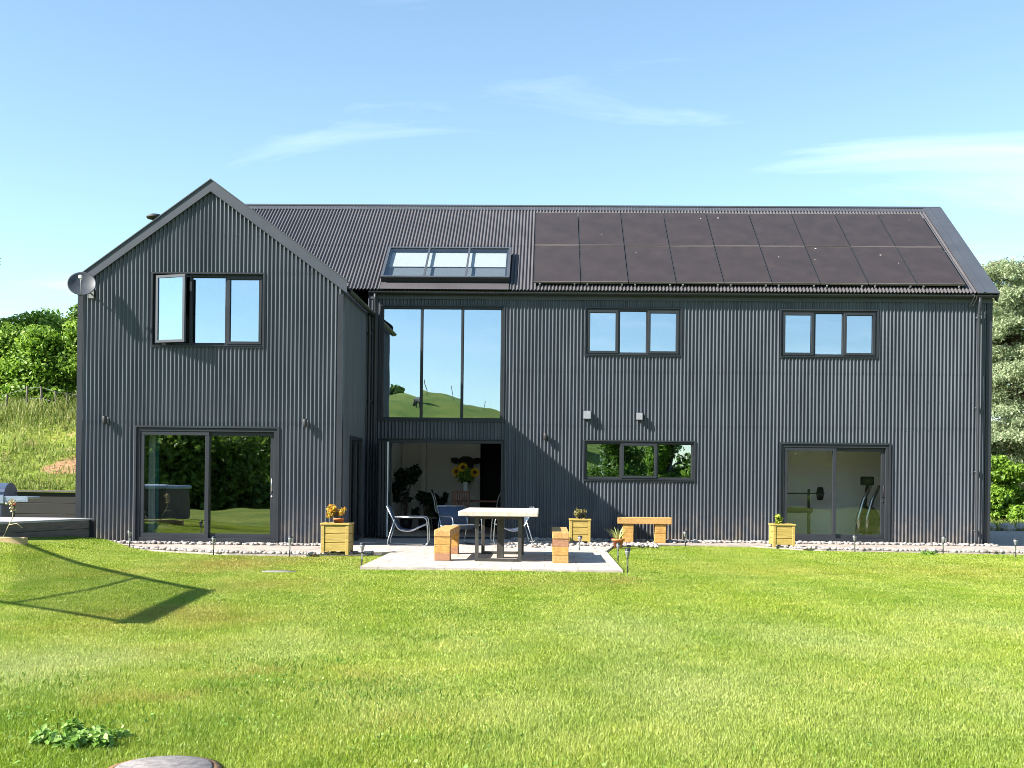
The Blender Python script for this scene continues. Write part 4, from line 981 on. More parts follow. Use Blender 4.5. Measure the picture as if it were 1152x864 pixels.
def tube_chair():
    r=thing('dining_chair','','chair',group='curved steel framed chairs in the dining room')
    for s in (-1,1):
        b=MB(); y=s*.2; b.tube(bez([(-.34,y,1.02),(-.24,y,.80),(-.20,y,.47),(.22,y,.47),(.22,y,.012),(-.22,y,.012)]),.013,8); b.build('frame',M['chrome'],r,True)
    b=MB(); b.box(-.2,.22,-.19,.19,.475,.50,.008); b.build('seat',M['dark'],r)
    b=MB(); b.quadbox([(-.235,-.19,.62),(-.215,-.19,.62),(-.215,.19,.62),(-.235,.19,.62),(-.33,-.19,1.0),(-.31,-.19,1.0),(-.31,.19,1.0),(-.33,.19,1.0)]); fixn(b.build('backrest',M['dark'],r))
    return r
tc=tube_chair(); tc.location=(-2.35,2.2,.02); tc['label']='curved steel dining chair inside the left part of the doorway'
dup(tc,(-1.35,2.3,.02),'curved steel dining chair inside the right part of the doorway',R(180))
t=thing('vase','white vase standing on the dining table','vase',(-1.93,3.0,.77))
b=MB(); b.lathe([(.001,0),(.05,0),(.045,.12),(.055,.30),(.065,.44),(.058,.44),(.05,.3),(.001,.05)],(0,0,0),18); fixn(b.build('vase_body',M['white'],t,True))
t=thing('sunflower_bouquet','bunch of yellow sunflowers with green leaves in the white vase','flowers',(-1.93,3.0,1.16))
b=MB()
FL=[(-.22,-.02,.30,-.5),(.22,-.06,.28,.3),(-.06,-.10,.40,-.1),(.08,.1,.42,.2),(-.16,.08,.16,-.4)]
for x,y,z,_ in FL: b.tube([(0,0,0),(x*.4,y*.4,z*.5),(x,y,z)],.008,6)
b.build('stem',M['weed'],t)
leaf_cloud('foliage',[(0,0,.22),(.1,0,.2),(-.1,0,.2),(0,-.05,.32)],[.17,.14,.14,.12],420,.06,M['weed'],t)
for x,y,z,tl in FL[:3]:
    V=[];F=[]; mt=Vector((tl,-1,.25)).normalized().to_track_quat('Z','Y').to_matrix()
    for ring in range(2):
        for k in range(16):
            a=(k+.5*ring)*2*math.pi/16; o=len(V)
            for rr_,aa in ((.045,-.10),(.045,.10),(.095,.16),(.125-.02*ring,0),(.095,-.16)):
                V.append(tuple(Vector((x,y,z))+mt@Vector((rr_*math.cos(a+aa),rr_*math.sin(a+aa),.012*ring+ .02*(rr_/.12)))))
            F.append((o,o+1,o+2,o+4)); F.append((o+4,o+2,o+3,o+3))
    F=[f if f[2]!=f[3] else f for f in F]
    b=MB(); b.v=V; b.f=[tuple(dict.fromkeys(f)) for f in F]; b.mi=[0]*len(F); h_=b.build('flower',M['petal'],t)
    b=MB(); b.lathe([(.055,.0),(.05,.022),(.02,.03),(.001,.031)],(x,y,z),14,mt.to_4x4()); fixn(b.build('flower_centre',M['seed'],h_,True))
t=thing('wall_art','dark cow head hanging on the pale dining room wall','wall art',(-2.06,4.98,1.60))
b=MB(); b.prism([(x,0,z) for x,z in ((-.11,-.42),(.11,-.42),(.15,-.34),(.15,-.12),(.19,.05),(.17,.22),(.08,.27),(-.08,.27),(-.17,.22),(-.19,.05),(-.15,-.12),(-.15,-.34))],(0,-.07,0)); fixn(b.build('head',M['cow'],t))
for s in (-1,1):
    b=MB(); b.prism([(s*x,-.01,z) for x,z in ((.175,.20),(.26,.24),(.38,.23),(.40,.17),(.36,.10),(.26,.07),(.185,.09))],(0,-.05,0)); fixn(b.build('ear',M['cow'],t))
def houseplant(loc,label,h,n,spread,size=.09):
    r=thing('houseplant',label,'plant',loc)
    b=MB(); b.lathe([(.001,0),(.13,0),(.16,.26),(.15,.26),(.12,.24),(.001,.24)],(0,0,0),16); fixn(b.build('pot',M['rubber'],r,True))
    cs=[];rs=[];b=MB()
    for k in range(10):
        a=random.uniform(0,6.28); z=random.uniform(.45,1)*h; l=spread*random.uniform(.2,1)*(1-.4*abs(z/h-.6))
        b.tube([(0,0,.2),(l*.3*math.cos(a),l*.3*math.sin(a),z*.6+.1),(l*math.cos(a),l*math.sin(a),z)],[.014,.01,.006],6); cs.append((l*math.cos(a),l*math.sin(a),z)); rs.append(spread*.42)
    b.build('stem',M['bark'],r); leaf_cloud('foliage',cs,rs,n,size,M['house_leaf'],r)
houseplant((-3.42,3.5,.02),'tall dark leaved houseplant by the left side of the dining room',1.5,520,.33,.10)
houseplant((-2.95,3.4,.02),'low bushy dark houseplant beside the tall one in the dining room',.85,420,.27,.09)
houseplant((-2.66,3.9,.02),'dark houseplant against the dining room wall behind the steel chair',.88,260,.2,.08)
# gym
t=thing('cross_trainer','black exercise cross trainer with two curved grey arms behind the glass','exercise machine',(7.15,1.5,.02))
b=MB(); n=24
b.tube([(.20*math.cos(2*math.pi*k/n)+.12,-.0,.42+.26*math.sin(2*math.pi*k/n)) for k in range(n+1)],.075,10,False); b.lathe([(.001,-.06),(.24,-.06),(.24,.06),(.001,.06)],(.12,0,.42),20,Matrix.Rotation(math.pi/2,4,'X')); fixn(b.build('flywheel_housing',M['rubber'],t,True))
for s in (-1,1):
    b=MB(); b.tube([(-.20+.22*(s>0),-.24+.05*s,.08),(-.17+.22*(s>0),-.24+.05*s,.5),(-.06+.22*(s>0),-.24+.05*s,.9),(.10+.22*(s>0),-.24+.05*s,1.22)],[.05,.05,.042,.03],10); fixn(b.build('arm',M['chrome'],t,True))
b=MB(); b.tube([(.1,0,.4),(.05,0,.8),(.10,0,1.25)],.035,8); b.build('mast',M['rubber'],t,True)
b=MB(); b.box(-.06,.24,-.05,.02,1.22,1.42,.02); b.build('console',M['rubber'],t)
b=MB(); b.box(-.35,.55,-.06,.06,0,.06,.01); b.box(-.35,-.29,-.3,.3,0,.05,.01); b.box(.49,.55,-.3,.3,0,.05,.01); b.build('base',M['rubber'],t)
t=thing('weight_bench','dark weight bench with upright rack behind the left glass pane','exercise machine',(5.75,1.6,.02))
b=MB(); b.box(-.42,.28,-.14,.14,.58,.70,.03); b.build('pad',M['rubber'],t)
b=MB(); b.box(-.36,-.31,-.03,.03,0,.58); b.box(.2,.25,-.03,.03,0,.58); b.box(-.38,.27,-.25,-.20,0,.04); b.box(-.38,.27,.2,.25,0,.04); b.build('leg_frame',M['rubber'],t)
b=MB(); b.box(.24,.29,.2,.25,0,1.12); b.box(-.33,-.28,.2,.25,0,1.12); b.tube([(-.5,.22,1.02),(.62,.22,1.02)],.014,8); b.build('rack',M['rubber'],t)
b=MB(); b.lathe([(.001,-.05),(.15,-.05),(.15,.05),(.001,.05)],(.52,.22,1.02),20,Matrix.Rotation(math.pi/2,4,'Y')); b.lathe([(.001,-.05),(.15,-.05),(.15,.05),(.001,.05)],(-.44,.22,1.02),20,Matrix.Rotation(math.pi/2,4,'Y')); fixn(b.build('weight_plate',M['rubber'],t))
# curtain inside the gable door
t=thing('curtain','pale and teal curtain gathered at the left inside the gable door','curtain',(-7.62,WY+.32,.1))
b=MB(); 
def wavy(b,x0,x1,z0,z1,n=14,a=.02):
    o=len(b.v)
    for i in range(n+1):
        x=x0+(x1-x0)*i/n; y=a*math.sin(i*1.9)
        b.v+=[(x,y,z0),(x,y,z1)]
    for i in range(n): b.f.append((o+2*i,o+2*i+2,o+2*i+3,o+2*i+1)); b.mi.append(0)
wavy(b,0,.13,0,2.05); b.build('lining',M['curtain'],t,True)
b=MB(); wavy(b,.13,.20,0,2.05,8); b.build('drape',M['teal'],t,True)
# three small white ornaments on the sill of the right upper window
for k,(x,lab) in enumerate(((5.70,'small white ornament on the right upper window sill, left of three'),(5.93,'small white ornament on the right upper window sill, middle of three'),(6.16,'small white ornament on the right upper window sill, right of three'))):
    b=MB(); b.lathe([(.001,0),(.03,0),(.036,.03),(.03,.06),(.012,.075),(.001,.08)],(0,0,0),14); o=fixn(b.build('ornament',M['white'],None,True,(x,.09,4.012))); tag(o,lab,'ornament','white ornaments on the window sill')

# ------------------------------------------------------------------ left side: step, timber wall, barbecue, plank
t=thing('timber_step','dark low timber sleeper wall with a pale weathered top left of the gable','low wall')
A=Vector((-8.16,-4.10,0)); B=Vector((-8.80,-6.50,0)); C=Vector((-11.5,-6.9,0)); D_=Vector((-11.5,-4.10,0))
def face_boards(P,Q,zs,th,m,name,parent):
    d=(Q-P).normalized(); nn=Vector((-d.y,d.x,0))*th; b=MB()
    for z0,z1 in zs:
        b.quadbox([P+Vector((0,0,z0)),Q+Vector((0,0,z0)),Q+nn+Vector((0,0,z0)),P+nn+Vector((0,0,z0)),P+Vector((0,0,z1)),Q+Vector((0,0,z1)),Q+nn+Vector((0,0,z1)),P+nn+Vector((0,0,z1))])
    return fixn(b.build(name,m,parent))
ZS=[(-.1,.145),(.153,.305),(.313,.455)]
face_boards(B,A,ZS,.06,M['decking'],'side_boards',t); face_boards(C,B,ZS,.06,M['decking'],'side_boards',t); face_boards(A,D_,ZS,.06,M['decking'],'side_boards',t)
b=MB(); b.prism([(A.x+.01,A.y+.02,.456),(B.x+.01,B.y-.02,.456),(C.x,C.y-.02,.456),(D_.x,D_.y+.02,.456)],(0,0,.035)); fixn(b.build('top_boards',M['deck_top'],t))
b=MB(); b.box(-8.20,-8.10,-4.20,-4.10,-.05,.455); b.build('end_post',M['black_timber'],t)
t=thing('retaining_wall','black timber retaining wall at the foot of the grassy bank','retaining wall')
b=MB()
for k in range(4): b.box(-20,-8.93,.78,.94,-.1+k*.245,-.1+k*.245+.238,.006)
b.build('boards',M['black_timber'],t)
b=MB(); b.box(-20,-8.93,.72,.97,.882,.92,.004); b.build('capping',M['decking'],t)
t=thing('barbecue','blue lidded gas barbecue with side shelf behind the timber step','barbecue',(-10.72,-2.6,0))
b=MB(); b.box(-.42,.30,-.28,.28,.10,.70,.01); b.build('cabinet',M['grill'],t)
o=None
b=MB(); n=12; P=[(0,-.28,.86)]+[(0,-.28*math.cos(math.pi*k/n),.86+.24*math.sin(math.pi*k/n)) for k in range(n+1)]
b.prism([( -.42,y,z) for _,y,z in P[1:]],(.76,0,0)); o=fixn(b.build('lid',M['grill'],t))
b=MB(); b.tube([(-.35,-.33,1.0),(.25,-.33,1.0)],.014,8); b.build('handle',M['chrome'],o,True)
b=MB(); b.box(-.44,.34,-.30,.30,.70,.858,.01); b.build('firebox',M['grill_steel'],t)
b=MB(); b.box(.342,.80,-.26,.26,.80,.84,.008); b.box(.342,.80,-.275,-.26,.74,.85,.004)
for k in range(9): b.box(.36+k*.046,.38+k*.046,-.281,-.2752,.76,.775)
b.build('side_shelf',M['grill_steel'],t)
for x in (.40,.56): 
    b=MB(); b.lathe([(.001,0),(.028,0),(.024,.03),(.001,.032)],(x,-.276,.70),14,Matrix.Rotation(math.pi/2,4,'X')); fixn(b.build('knob',M['red'] if x>.5 else M['chrome'],t,True))
for x in (-.38,.26):
    for y in (-.24,.24):
        b=MB(); b.lathe([(.001,-.02),(.05,-.02),(.05,.02),(.001,.02)],(x,y,.05),14,Matrix.Rotation(math.pi/2,4,'Y')); fixn(b.build('wheel',M['rubber'],t))
b=MB(); b.box(-9.6,-8.08,-6.98,-6.86,.10,.285,.008); o=b.build('timber_edging',M['edging']); tag(o,'pale timber plank edging on the grass below the dark step','plank')
r=thing('dry_stem','tall dry plant stems growing beside the pale timber plank','plant',(-8.55,-6.75,.22))
b=MB()
for pts in ([(0,0,0),(.10,0,.22),(.17,0,.36),(.18,.0,.48),(.14,0,.62)],[(.12,0,.25),(.24,0,.27),(.33,0,.20)],[(-.05,0,.0),(-.12,.02,.18)],[(-.2,0,0),(-.32,0,.15)]): b.tube(pts,[.006]*len(pts),6)
b.build('stem',M['dry'],r,True); leaf_cloud('seed_head',[(.15,0,.60),(.17,0,.50)],[.06,.05],60,.03,M['dry'],r)

# covers in the lawn
t=thing('manhole_cover','round grey concrete manhole cover with rusty rim in the near lawn','manhole cover',(-1.60,-19.72,float(height(-1.60,-19.72))))
b=MB(); b.lathe([(.001,.034),(.200,.032),(.208,.02),(.212,-.05)],(0,0,0),40); b.build('cover',M['concrete'],t,True)
b=MB(); b.lathe([(.2095,.028),(.240,.022),(.25,-.05)],(0,0,0),40); b.build('rim',M['rust'],t,True)
b=MB(); b.lathe([(.001,.012),(.24,.010),(.26,-.03)],(0,0,0),24); o=b.build('drain_cover',M['concrete'],None,True,(-3.62,-9.0,float(height(-3.62,-9.0)))); o.scale=(1,.7,1); tag(o,'flat grey drain cover set in the lawn by the patio','drain cover')

# broad-leaved weeds
def weed(x,y,r_,n,label,size=.05):
    t=thing('weed',label,'plant',(x,y,float(height(x,y))))
    cs=[];rs=[]
    for k in range(int(6+r_*70)):
        a=random.uniform(0,6.28); l=r_*random.random()**.6; cs.append((l*math.cos(a),l*math.sin(a)*.8,random.uniform(.015,.05))); rs.append(random.uniform(.02,.05))
    leaf_cloud('foliage',cs,rs,n*4,size*.55,M['weed'],t,up=1.2,ratio=1.6)
weed(-2.12,-19.26,.22,300,'large clump of broad green weed leaves left of the manhole cover',.042)
weed(7.1,-3.15,.12,90,'leafy weed tuft at the path edge near the right house corner',.05)

# ------------------------------------------------------------------ trees and hedges
def tree(name,loc,label,trunk_h,crown,n,size,leaf,group=None,r=.14,cat='tree',squash=.8,clump=.55):
    """crown: list of (x,y,z,rx) lobes relative to base"""
    t=thing(name,label,cat,loc,0,group); b=MB()
    b.tube([(0,0,-.3),(.04,.02,trunk_h*.5),(.0,.05,trunk_h)],[r*1.25,r,r*.8],10); cs=[];rs=[]
    for (x,y,z,rx) in crown:
        b.tube([(0,.05,trunk_h*.85),(x*.4,y*.4,trunk_h+(z-trunk_h)*.45),(x,y,z)],[r*.55,r*.32,r*.1],7)
        m=max(6,int(14*rx*rx))
        for k in range(m):
            d=Vector((random.gauss(0,1),random.gauss(0,1),random.gauss(0,1))).normalized()*rx*random.uniform(.45,1.0)
            c=(x+d.x,y+d.y,max(z+d.z*squash,.15)); cs.append(c); rs.append(clump*random.uniform(.5,1.1))
            if random.random()<.4: b.tube([(x,y,z),c],[r*.14,r*.04],5)
    b.build('trunk',M['bark'],t,True); leaf_cloud('crown',cs,rs,n,size,leaf,t,up=.5,squash=.7)
    return t
gh=lambda x,y: float(height(x,y))
# left: hedge trees beyond the post fence
HT='trees behind the post fence'
def bushy(x,y,h,w,label,leaf,n,size=.13,group=HT,name='broadleaf_tree',clump=.55,low=.25):
    cr=[]; k=int(6+w*2)
    for i in range(k):
        a=random.uniform(0,6.28); zz=low+(h-low-.5)*(i+.6)/k; l=w*.62*random.random()**.5*(1-.55*(zz/h)**2.2); cr.append((l*math.cos(a),l*math.sin(a),zz,w*.38*(1-.35*zz/h)))
    cr.append((0,0,h-.75,w*.33))
    for k in range(4): a=k*1.57+random.random(); cr.append((w*.45*math.cos(a),w*.45*math.sin(a),.45,w*.36))
    return tree(name,(x,y,gh(x,y)),label,h*.45,cr,n,size,leaf,group,.13 if name=='broadleaf_tree' else .05,clump=clump)
bushy(-14.9,12.6,4.3,2.0,'rounded darker tree rising highest above the hedge beside the gable',M['leaf_b'],26000,.09)
bushy(-16.0,10.6,3.5,1.7,'bright green bushy tree behind the left end of the post fence',M['leaf_c'],24000,.085)
bushy(-12.6,9.8,2.6,1.5,'bright green bush behind the post fence right next to the gable wall',M['leaf_c'],24000,.08)
bushy(-18.2,11.6,3.4,1.9,'mid green bushy tree at the far left of the hedge',M['leaf_a'],22000,.09)
bushy(-12.4,11.0,2.6,1.6,'leafy tree hidden mostly behind the gable wing',M['leaf_a'],8000,.13)
bushy(-15.9,8.2,2.8,1.15,'sunlit lime green shrub pressed against the fence at the left picture edge',M['leaf_c'],20000,.075)
bushy(-14.4,8.0,2.9,1.2,'sunlit leafy shrub pressed against the middle of the fence',M['leaf_a'],20000,.075)
bushy(-13.0,8.2,3.0,1.1,'lime green shrub pressed against the fence beside the gable wall',M['leaf_c'],20000,.075)
bushy(-20,14,4.2,2.4,'broad tree further left along the hedge line',M['leaf_b'],9000,.17)
# overhanging tree at far left
tree('broadleaf_tree',(-19.58,9.0,gh(-19.58,9.0)),'tall tree whose leafy branch tips enter at the left picture edge',2.4,[(0,0,3.6,1.2),(1.3,-.3,4.2,.9),(2.9,-.5,4.3,.55),(2.2,.2,4.8,.6),(-1,.6,3.9,1.1),(.2,.3,4.8,1.0)],11000,.10,M['leaf_b'],None,.16)
bushy(-16.6,.9,4.0,1.5,'leafy tree left of the picture standing by the foot of the bank',M['leaf_b'],9000,.11,None)
# right: cedar, hedge, more trees
def cedar(x,y,h,w,label):
    t=thing('cedar_tree',label,'tree',(x,y,gh(x,y))); b=MB(); b.tube([(0,0,-.3),(0,0,h*.5),(.1,0,h)],[.32,.22,.05],10)
    V=[];F=[];P=[]
    nl=26
    for i in range(nl):
        z=.8+(h-1.0)*i/(nl-1); lr=w*(1-.62*(i/(nl-1))**1.5)
        for k in range(9):
            a=random.uniform(0,6.28); l=lr*random.uniform(.65,1.05); d=Vector((math.cos(a),math.sin(a),0)); sd=Vector((-d.y,d.x,0))
            zz=z+random.uniform(-.15,.15)
            b.tube([(0,0,zz),tuple(d*l*.5+Vector((0,0,zz+.14))),tuple(d*l+Vector((0,0,zz-.12)))],[.05,.03,.01],5)
            m=int(52*l)
            for _ in range(m):
                q=random.uniform(.25,1.04); spread=.42*(1.15-q)*l*.5+.10
                p=d*l*q+sd*random.gauss(0,1)*spread+Vector((0,0,zz+.14*math.sin(q*3)-.16*q*q+random.gauss(0,.05)-.1*random.random()))
                P.append((p,d,sd))
    n=len(P); pos=np.array([p for p,_,_ in P]); dd=np.array([d for _,d,_ in P])
    out=[];
    for rep in range(7):
        dirv=dd+rng.normal(size=(n,3))*.7; dirv[:,2]-=.35; dirv/=np.linalg.norm(dirv,axis=1)[:,None]
        side=np.cross(dirv,np.array([0,0,1.])+rng.normal(size=(n,3))*.5); side/=np.linalg.norm(side,axis=1)[:,None]
        s=.15*rng.uniform(.6,1.3,(n,1)); w_=.022*rng.uniform(.7,1.3,(n,1)); p=pos+rng.normal(size=(n,3))*.06
        out.append(np.stack([p,p+dirv*s*.5+side*w_,p+dirv*s,p+dirv*s*.5-side*w_],1))
    Vv=np.concatenate(out,0); n4=len(Vv); k=np.arange(n4)[:,None]*4
    b.build('trunk',M['bark'],t,True); np_mesh('crown',Vv.reshape(-1,3),k+np.array([[0,1,2,3]]),M['cedar'],t)
cedar(16.8,17.0,9.3,4.2,'pale grey green cedar with layered drooping branches right of the house')
cedar(15.6,22.5,9.6,3.6,'smaller pale cedar standing behind the larger one')
RH='bushes right of the house'
bushy(14.6,12.2,2.55,1.35,'bright green bush nearest the right house corner',M['leaf_a'],20000,.075,RH,'hedge_bush',.4,.1)
bushy(16.4,12.4,2.45,1.4,'green bush at the right picture edge beside the bright one',M['leaf_c'],20000,.075,RH,'hedge_bush',.4,.1)
bushy(18.9,12.6,2.6,1.5,'green bush furthest right along the hedge',M['leaf_b'],8000,.12,RH,'hedge_bush',.45,.1)
bushy(12.7,12.6,2.4,1.2,'green bush mostly behind the right house corner',M['leaf_a'],8000,.12,RH,'hedge_bush',.4,.1)
k=0
SL_=['pale boulder nearest the right house corner below the hedge','pale boulder second from the house corner below the hedge','pale boulder in the middle of the row below the hedge','pale boulder near the right picture edge below the hedge','pale boulder furthest right below the hedge']
for x,y in ((12.75,8.85),(13.25,8.7),(13.7,8.9),(14.2,8.95),(14.8,9.1)):
    V=[]; b=MB(); prof=[(.001,-.05),(.17,-.03),(.22,.07),(.17,.16),(.08,.20),(.001,.21)]
    b.lathe(prof,(0,0,0),10); b.v=[(v[0]*random.uniform(.85,1.15),v[1]*random.uniform(.8,1.1),v[2]*random.uniform(.9,1.1)) for v in b.v]
    o=fixn(b.build('boulder',M['stone'],None,False,(x,y,-.03))); o.scale=(random.uniform(.8,1.2),)*3; tag(o,SL_[k],'boulder','pale boulders below the hedge'); k+=1
# post fence on top of the bank (left)
t=thing('post_fence','row of weathered wooden fence posts with thin wire along the bank top','fence')
pts=[]
for k in range(22):
    x=-19.5+k*.47+random.uniform(-.12,.12); y=6.3+random.uniform(-.1,.1); z=gh(x,y); h=random.uniform(.62,.95); pts.append((x,y,z+h*.8))
    b=MB(); b.tube([(x,y,z-.2),(x+random.uniform(-.09,.09),y,z+h*.85)],[.035,.03],8); b.build('post',M['post'],t)
b=MB(); b.tube(pts,.004,5); b.tube([(x,y,z-.3) for x,y,z in pts],.004,5); b.build('wire',M['alu'],t)

# ------------------------------------------------------------------ the garden behind the viewer, seen in the glass
BH='trees on the far side of the garden'
for i,(x,y,h,w,lab,lf) in enumerate(((4.2,-47,4.6,2.6,'dense dark tree at the far side of the garden','leaf_b'),(8.4,-50,4.2,2.5,'bright green tree at the far side of the garden','leaf_a'),(12.5,-47,5.4,3.0,'broad green tree at the far side of the garden','leaf_a'),
    (16.5,-46,5.8,3.0,'tall mid green tree at the far side of the garden','leaf_b'),(21,-48,5.6,3.2,'lime green tree at the far side of the garden','leaf_c'),(0.8,-58,3.6,2.2,'small tree at the far side of the garden','leaf_b'),
    (-13.5,-31,3.6,2.4,'bushy tree on the left garden boundary','leaf_b'),(-15.4,-29.5,4.2,2.2,'leafy tree in the middle of the left garden boundary','leaf_b'),(-17.5,-29,3.8,2.4,'dense bush on the left garden boundary','leaf_a'),(-10.5,-34,2.4,1.8,'low bush on the left garden boundary','leaf_a'),(-21,-31,4.6,2.6,'tall tree on the left garden boundary','leaf_b'),(-12.2,-38,4.4,2.6,'rounded tree behind the left garden boundary','leaf_b'),(-16.0,-40,5.0,2.6,'tall bushy tree behind the left garden boundary','leaf_a'),(10.4,-44,5.2,2.4,'bright leafy tree in front of the far garden trees','leaf_c'),(14.4,-43,5.6,2.4,'dense leafy tree in front of the far garden trees','leaf_b'),(18.8,-44,6,2.6,'big leafy tree in front of the far garden trees','leaf_a'),(17.6,-41,7,3.4,'very broad tree filling the far right of the garden','leaf_b'),(13.0,-39.5,6.4,3.0,'broad bright tree near the far hedge','leaf_a'),(23.5,-46,6,2.8,'broad tree at the right end of the far garden trees','leaf_b'))):
    bushy(x,y,h,w,lab,M[lf],9000,.16,BH,'broadleaf_tree',.7,.2)
for i,(x,y,h,w) in enumerate(((-20.5,-86,2.4,2.2),(-17.8,-87,2.0,2.0),(-15.6,-88,1.5,1.6))):
    bushy(x,y,h,w,('tall hedge bush on the hill skyline','middle hedge bush on the hill skyline','low hedge bush on the hill skyline')[i],M['leaf_b'],900,.4,'hedge bushes on the hill','hedge_bush',.7,.1)
t=thing('hot_tub','dark hot tub with a blue grey cover on the left of the garden','hot tub',(-10.4,-10.6,float(height(-10.4,-10.6))))
b=MB(); b.box(-1,1,-1,1,0,.78,.02)
for k in range(14): b.box(-1+k*.143+.01,-1+k*.143+.13,-1.012,-1.001,.03,.75); b.box(-1+k*.143+.01,-1+k*.143+.13,1.001,1.012,.03,.75)
b.build('cabinet',M['decking'],t)
b=MB(); b.box(-1.05,1.05,-1.05,-.002,.785,.90,.03); b.box(-1.05,1.05,.002,1.05,.785,.90,.03); b.build('cover',M['blue_cover'],t)
# unseen mesh frame on a mast, shaped to cast the outlined lawn shadow
t=thing('shadow_frame','unseen mesh frame on a dark mast, added to cast the lawn shadow','shadow caster')
S=Vector((1,.45,-.80)); H=3.0
def up(p,z=H): k=(z-.12)/.80; return Vector((p[0]-k*S.x,p[1]-k*S.y,z))
Pq=[up((-8.4,-6.4)),up((-4.05,-11.75)),up((-3.85,-14.6)),up((-5.9,-13.0))]
D0,D1=up((-5.55,-13.3)),up((-5.4,-10.15))
b=MB()
for a,c,r_ in ((0,1,.045),(1,2,.10),(2,3,.035)): b.tube([Pq[a],Pq[c]],r_,8)
b.tube([D0,D1],.035,8); b.build('frame',M['rubber'],t)
b=MB(); b.face([p+Vector((0,0,.02)) for p in (Pq[0],Pq[1],Pq[2],Pq[3])]); b.build('shading_mesh',M['net'],t)
base=Pq[0]+Vector((-.3,.3,0)); b=MB(); b.tube([(base.x,base.y,0),(base.x,base.y,H+.3),tuple(Pq[0])],.05,8); b.build('mast',M['rubber'],t)
# cow and wire fence on the hill
t=thing('cow','dark brown cow grazing on the hill','cow',(-10.6,-68.0,gh(-10.6,-68)),R(235))
me=bpy.data.meshes.new('body')
ver=[(-.75,0,1.15),(-.2,0,1.1),(.35,0,1.12),(.7,0,1.2),(1.0,0,1.0),(1.22,0,.62),(1.4,0,.32),
     (-.75,.2,.75),(-.82,.2,.42),(-.78,.2,.02),(-.75,-.2,.75),(-.88,-.2,.42),(-.84,-.2,.02),(.55,.2,.7),(.56,.2,.36),(.54,.2,.02),(.55,-.2,.7),(.62,-.2,.36),(.6,-.2,.02),(-.98,0,1.1),(-1.05,0,.6)]
ed=[(0,1),(1,2),(2,3),(3,4),(4,5),(5,6),(0,7),(7,8),(8,9),(0,10),(10,11),(11,12),(2,13),(13,14),(14,15),(2,16),(16,17),(17,18),(0,19),(19,20)]
rad=[.30,.36,.33,.27,.18,.15,.10,.16,.07,.06,.16,.07,.06,.13,.065,.06,.13,.065,.06,.06,.03]
me.from_pydata(ver,ed,[]); o=bpy.data.objects.new('body',me); col.objects.link(o); o.parent=t; me.materials.append(M['cow'])
md=o.modifiers.new('skin','SKIN'); 
for i,r_ in enumerate(rad): me.skin_vertices[0].data[i].radius=(r_,r_)
me.skin_vertices[0].data[1].use_root=True
t.scale=(.62,.62,.62); o.modifiers.new('sub','SUBSURF').render_levels=1
t=thing('post_fence','wire fence with thin posts crossing the hill','fence')
for k in range(6):
    x=-13+k*2.6; y=-73; z=gh(x,y); b=MB(); b.tube([(x,y,z-.1),(x+random.uniform(-.1,.1),y,z+random.uniform(.8,1.1))],.035,6); b.build('post',M['post'],t)

# ------------------------------------------------------------------ sky, sun, camera
Sd=Vector((1,.45,-.80)).normalized()
el=math.asin(-Sd.z); az=math.atan2(-Sd.x,-Sd.y)
w=bpy.data.worlds.new('World'); sc.world=w; w.use_nodes=True; nt=w.node_tree; L=nt.links; bg=nt.nodes['Background']
sky=N(nt,'ShaderNodeTexSky'); sky.sky_type='NISHITA'; sky.sun_disc=False; sky.sun_elevation=el; sky.sun_rotation=az
sky.air_density=1.0; sky.dust_density=.05; sky.ozone_density=.35; sky.altitude=100
tc=N(nt,'ShaderNodeTexCoord'); sp=N(nt,'ShaderNodeSeparateXYZ'); L.new(tc.outputs['Generated'],sp.inputs[0])
def mth(op,a,b_):
    n=nt.nodes.new('ShaderNodeMath'); n.operation=op
    for s,v in zip(n.inputs,(a,b_)):
        if hasattr(v,'links'): L.new(v,s)
        else: s.default_value=v
    return n.outputs[0]
zz=mth('ADD',mth('MAXIMUM',sp.outputs['Z'],0.0),.12)
cmb=nt.nodes.new('ShaderNodeCombineXYZ'); L.new(mth('DIVIDE',sp.outputs['X'],zz),cmb.inputs[0]); L.new(mth('DIVIDE',sp.outputs['Y'],zz),cmb.inputs[1])
mp=N(nt,'ShaderNodeMapping'); mp.inputs['Rotation'].default_value=(0,0,R(-16)); mp.inputs['Scale'].default_value=(1.0,2.2,1); mp.inputs['Location'].default_value=(5.3,2.4,0); L.new(cmb.outputs[0],mp.inputs[0])
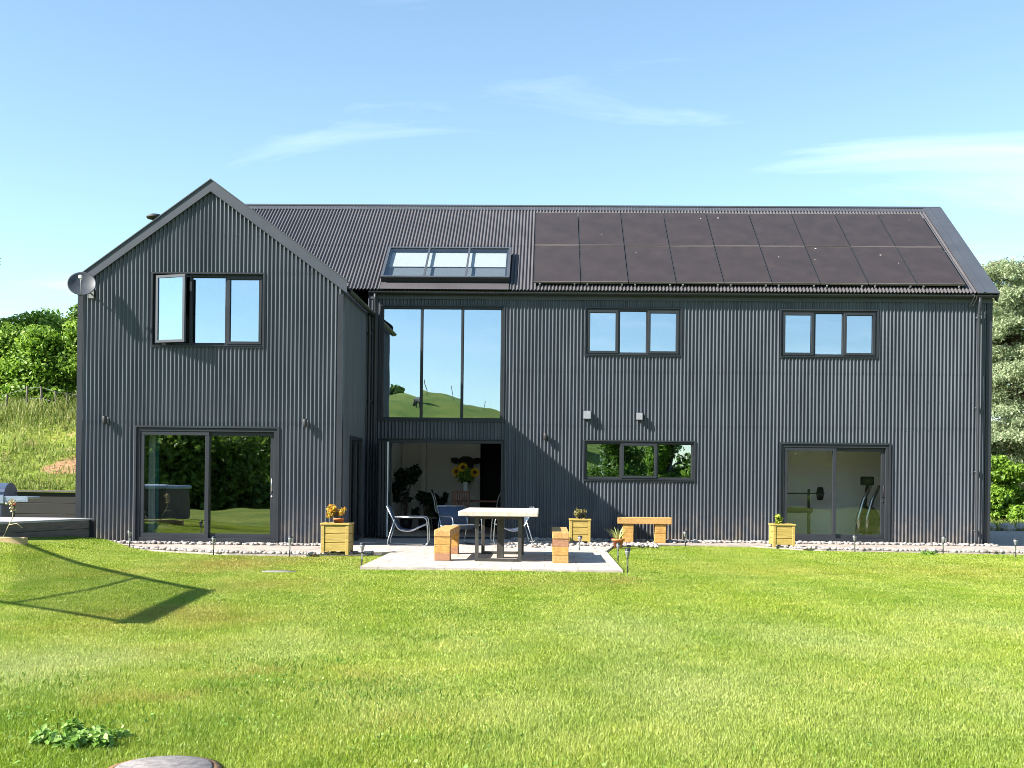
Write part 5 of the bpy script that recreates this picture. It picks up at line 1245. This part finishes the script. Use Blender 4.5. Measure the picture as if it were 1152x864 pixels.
n1=N(nt,'ShaderNodeTexNoise',Scale=.9,Detail=8,Roughness=.6,Distortion=.9); L.new(mp.outputs[0],n1.inputs['Vector'])
n2=N(nt,'ShaderNodeTexNoise',Scale=.45,Detail=3); L.new(mp.outputs[0],n2.inputs['Vector'])
cl=mth('MULTIPLY',n1.outputs['Fac'],n2.outputs['Fac'])
mr=N(nt,'ShaderNodeMapRange'); mr.inputs['From Min'].default_value=.285; mr.inputs['From Max'].default_value=.50; mr.inputs['To Min'].default_value=.0; mr.inputs['To Max'].default_value=.42; L.new(cl,mr.inputs['Value'])
out=mix(nt,mr.outputs[0],mix(nt,1.0,sky.outputs[0],(.93,1.02,1.0),'MULTIPLY'),(6.9,7.7,8.3))
L.new(out,bg.inputs['Color']); bg.inputs['Strength'].default_value=.077
sl=bpy.data.lights.new('sun','SUN'); sl.energy=4.9; sl.angle=R(.5); sl.color=(1,.945,.86)
so=bpy.data.objects.new('sun',sl); col.objects.link(so); so.rotation_euler=Sd.to_track_quat('-Z','Y').to_euler(); so.location=(-30,-10,25)

th=R(1.69); rho=.0115
Fv=Vector((-math.sin(th),math.cos(th),0)); Rv=Vector((math.cos(th),math.sin(th),0)); Uv=Vector((0,0,1))
Xc=Rv*math.cos(rho)+Uv*math.sin(rho); Yc=Uv*math.cos(rho)-Rv*math.sin(rho); Zc=-Fv
cd=bpy.data.cameras.new('camera'); co=bpy.data.objects.new('camera',cd); col.objects.link(co)
co.matrix_world=Matrix(((Xc.x,Yc.x,Zc.x,0),(Xc.y,Yc.y,Zc.y,-24.5),(Xc.z,Yc.z,Zc.z,1.25),(0,0,0,1)))
cd.sensor_width=36; cd.lens=1286/1152*36; cd.shift_y=109/1152; cd.clip_end=3000; cd.clip_start=.1
sc.camera=co
vs=sc.view_settings; vs.view_transform='Standard'; vs.look='None'; vs.gamma=1; vs.use_curve_mapping=False; vs.exposure=1.76
sc.cycles.filter_width=.9; sc.cycles.max_bounces=8; sc.cycles.transparent_max_bounces=12; sc.cycles.caustics_reflective=False; sc.cycles.caustics_refractive=False
try: sc.cycles.use_denoising=True
except Exception: pass
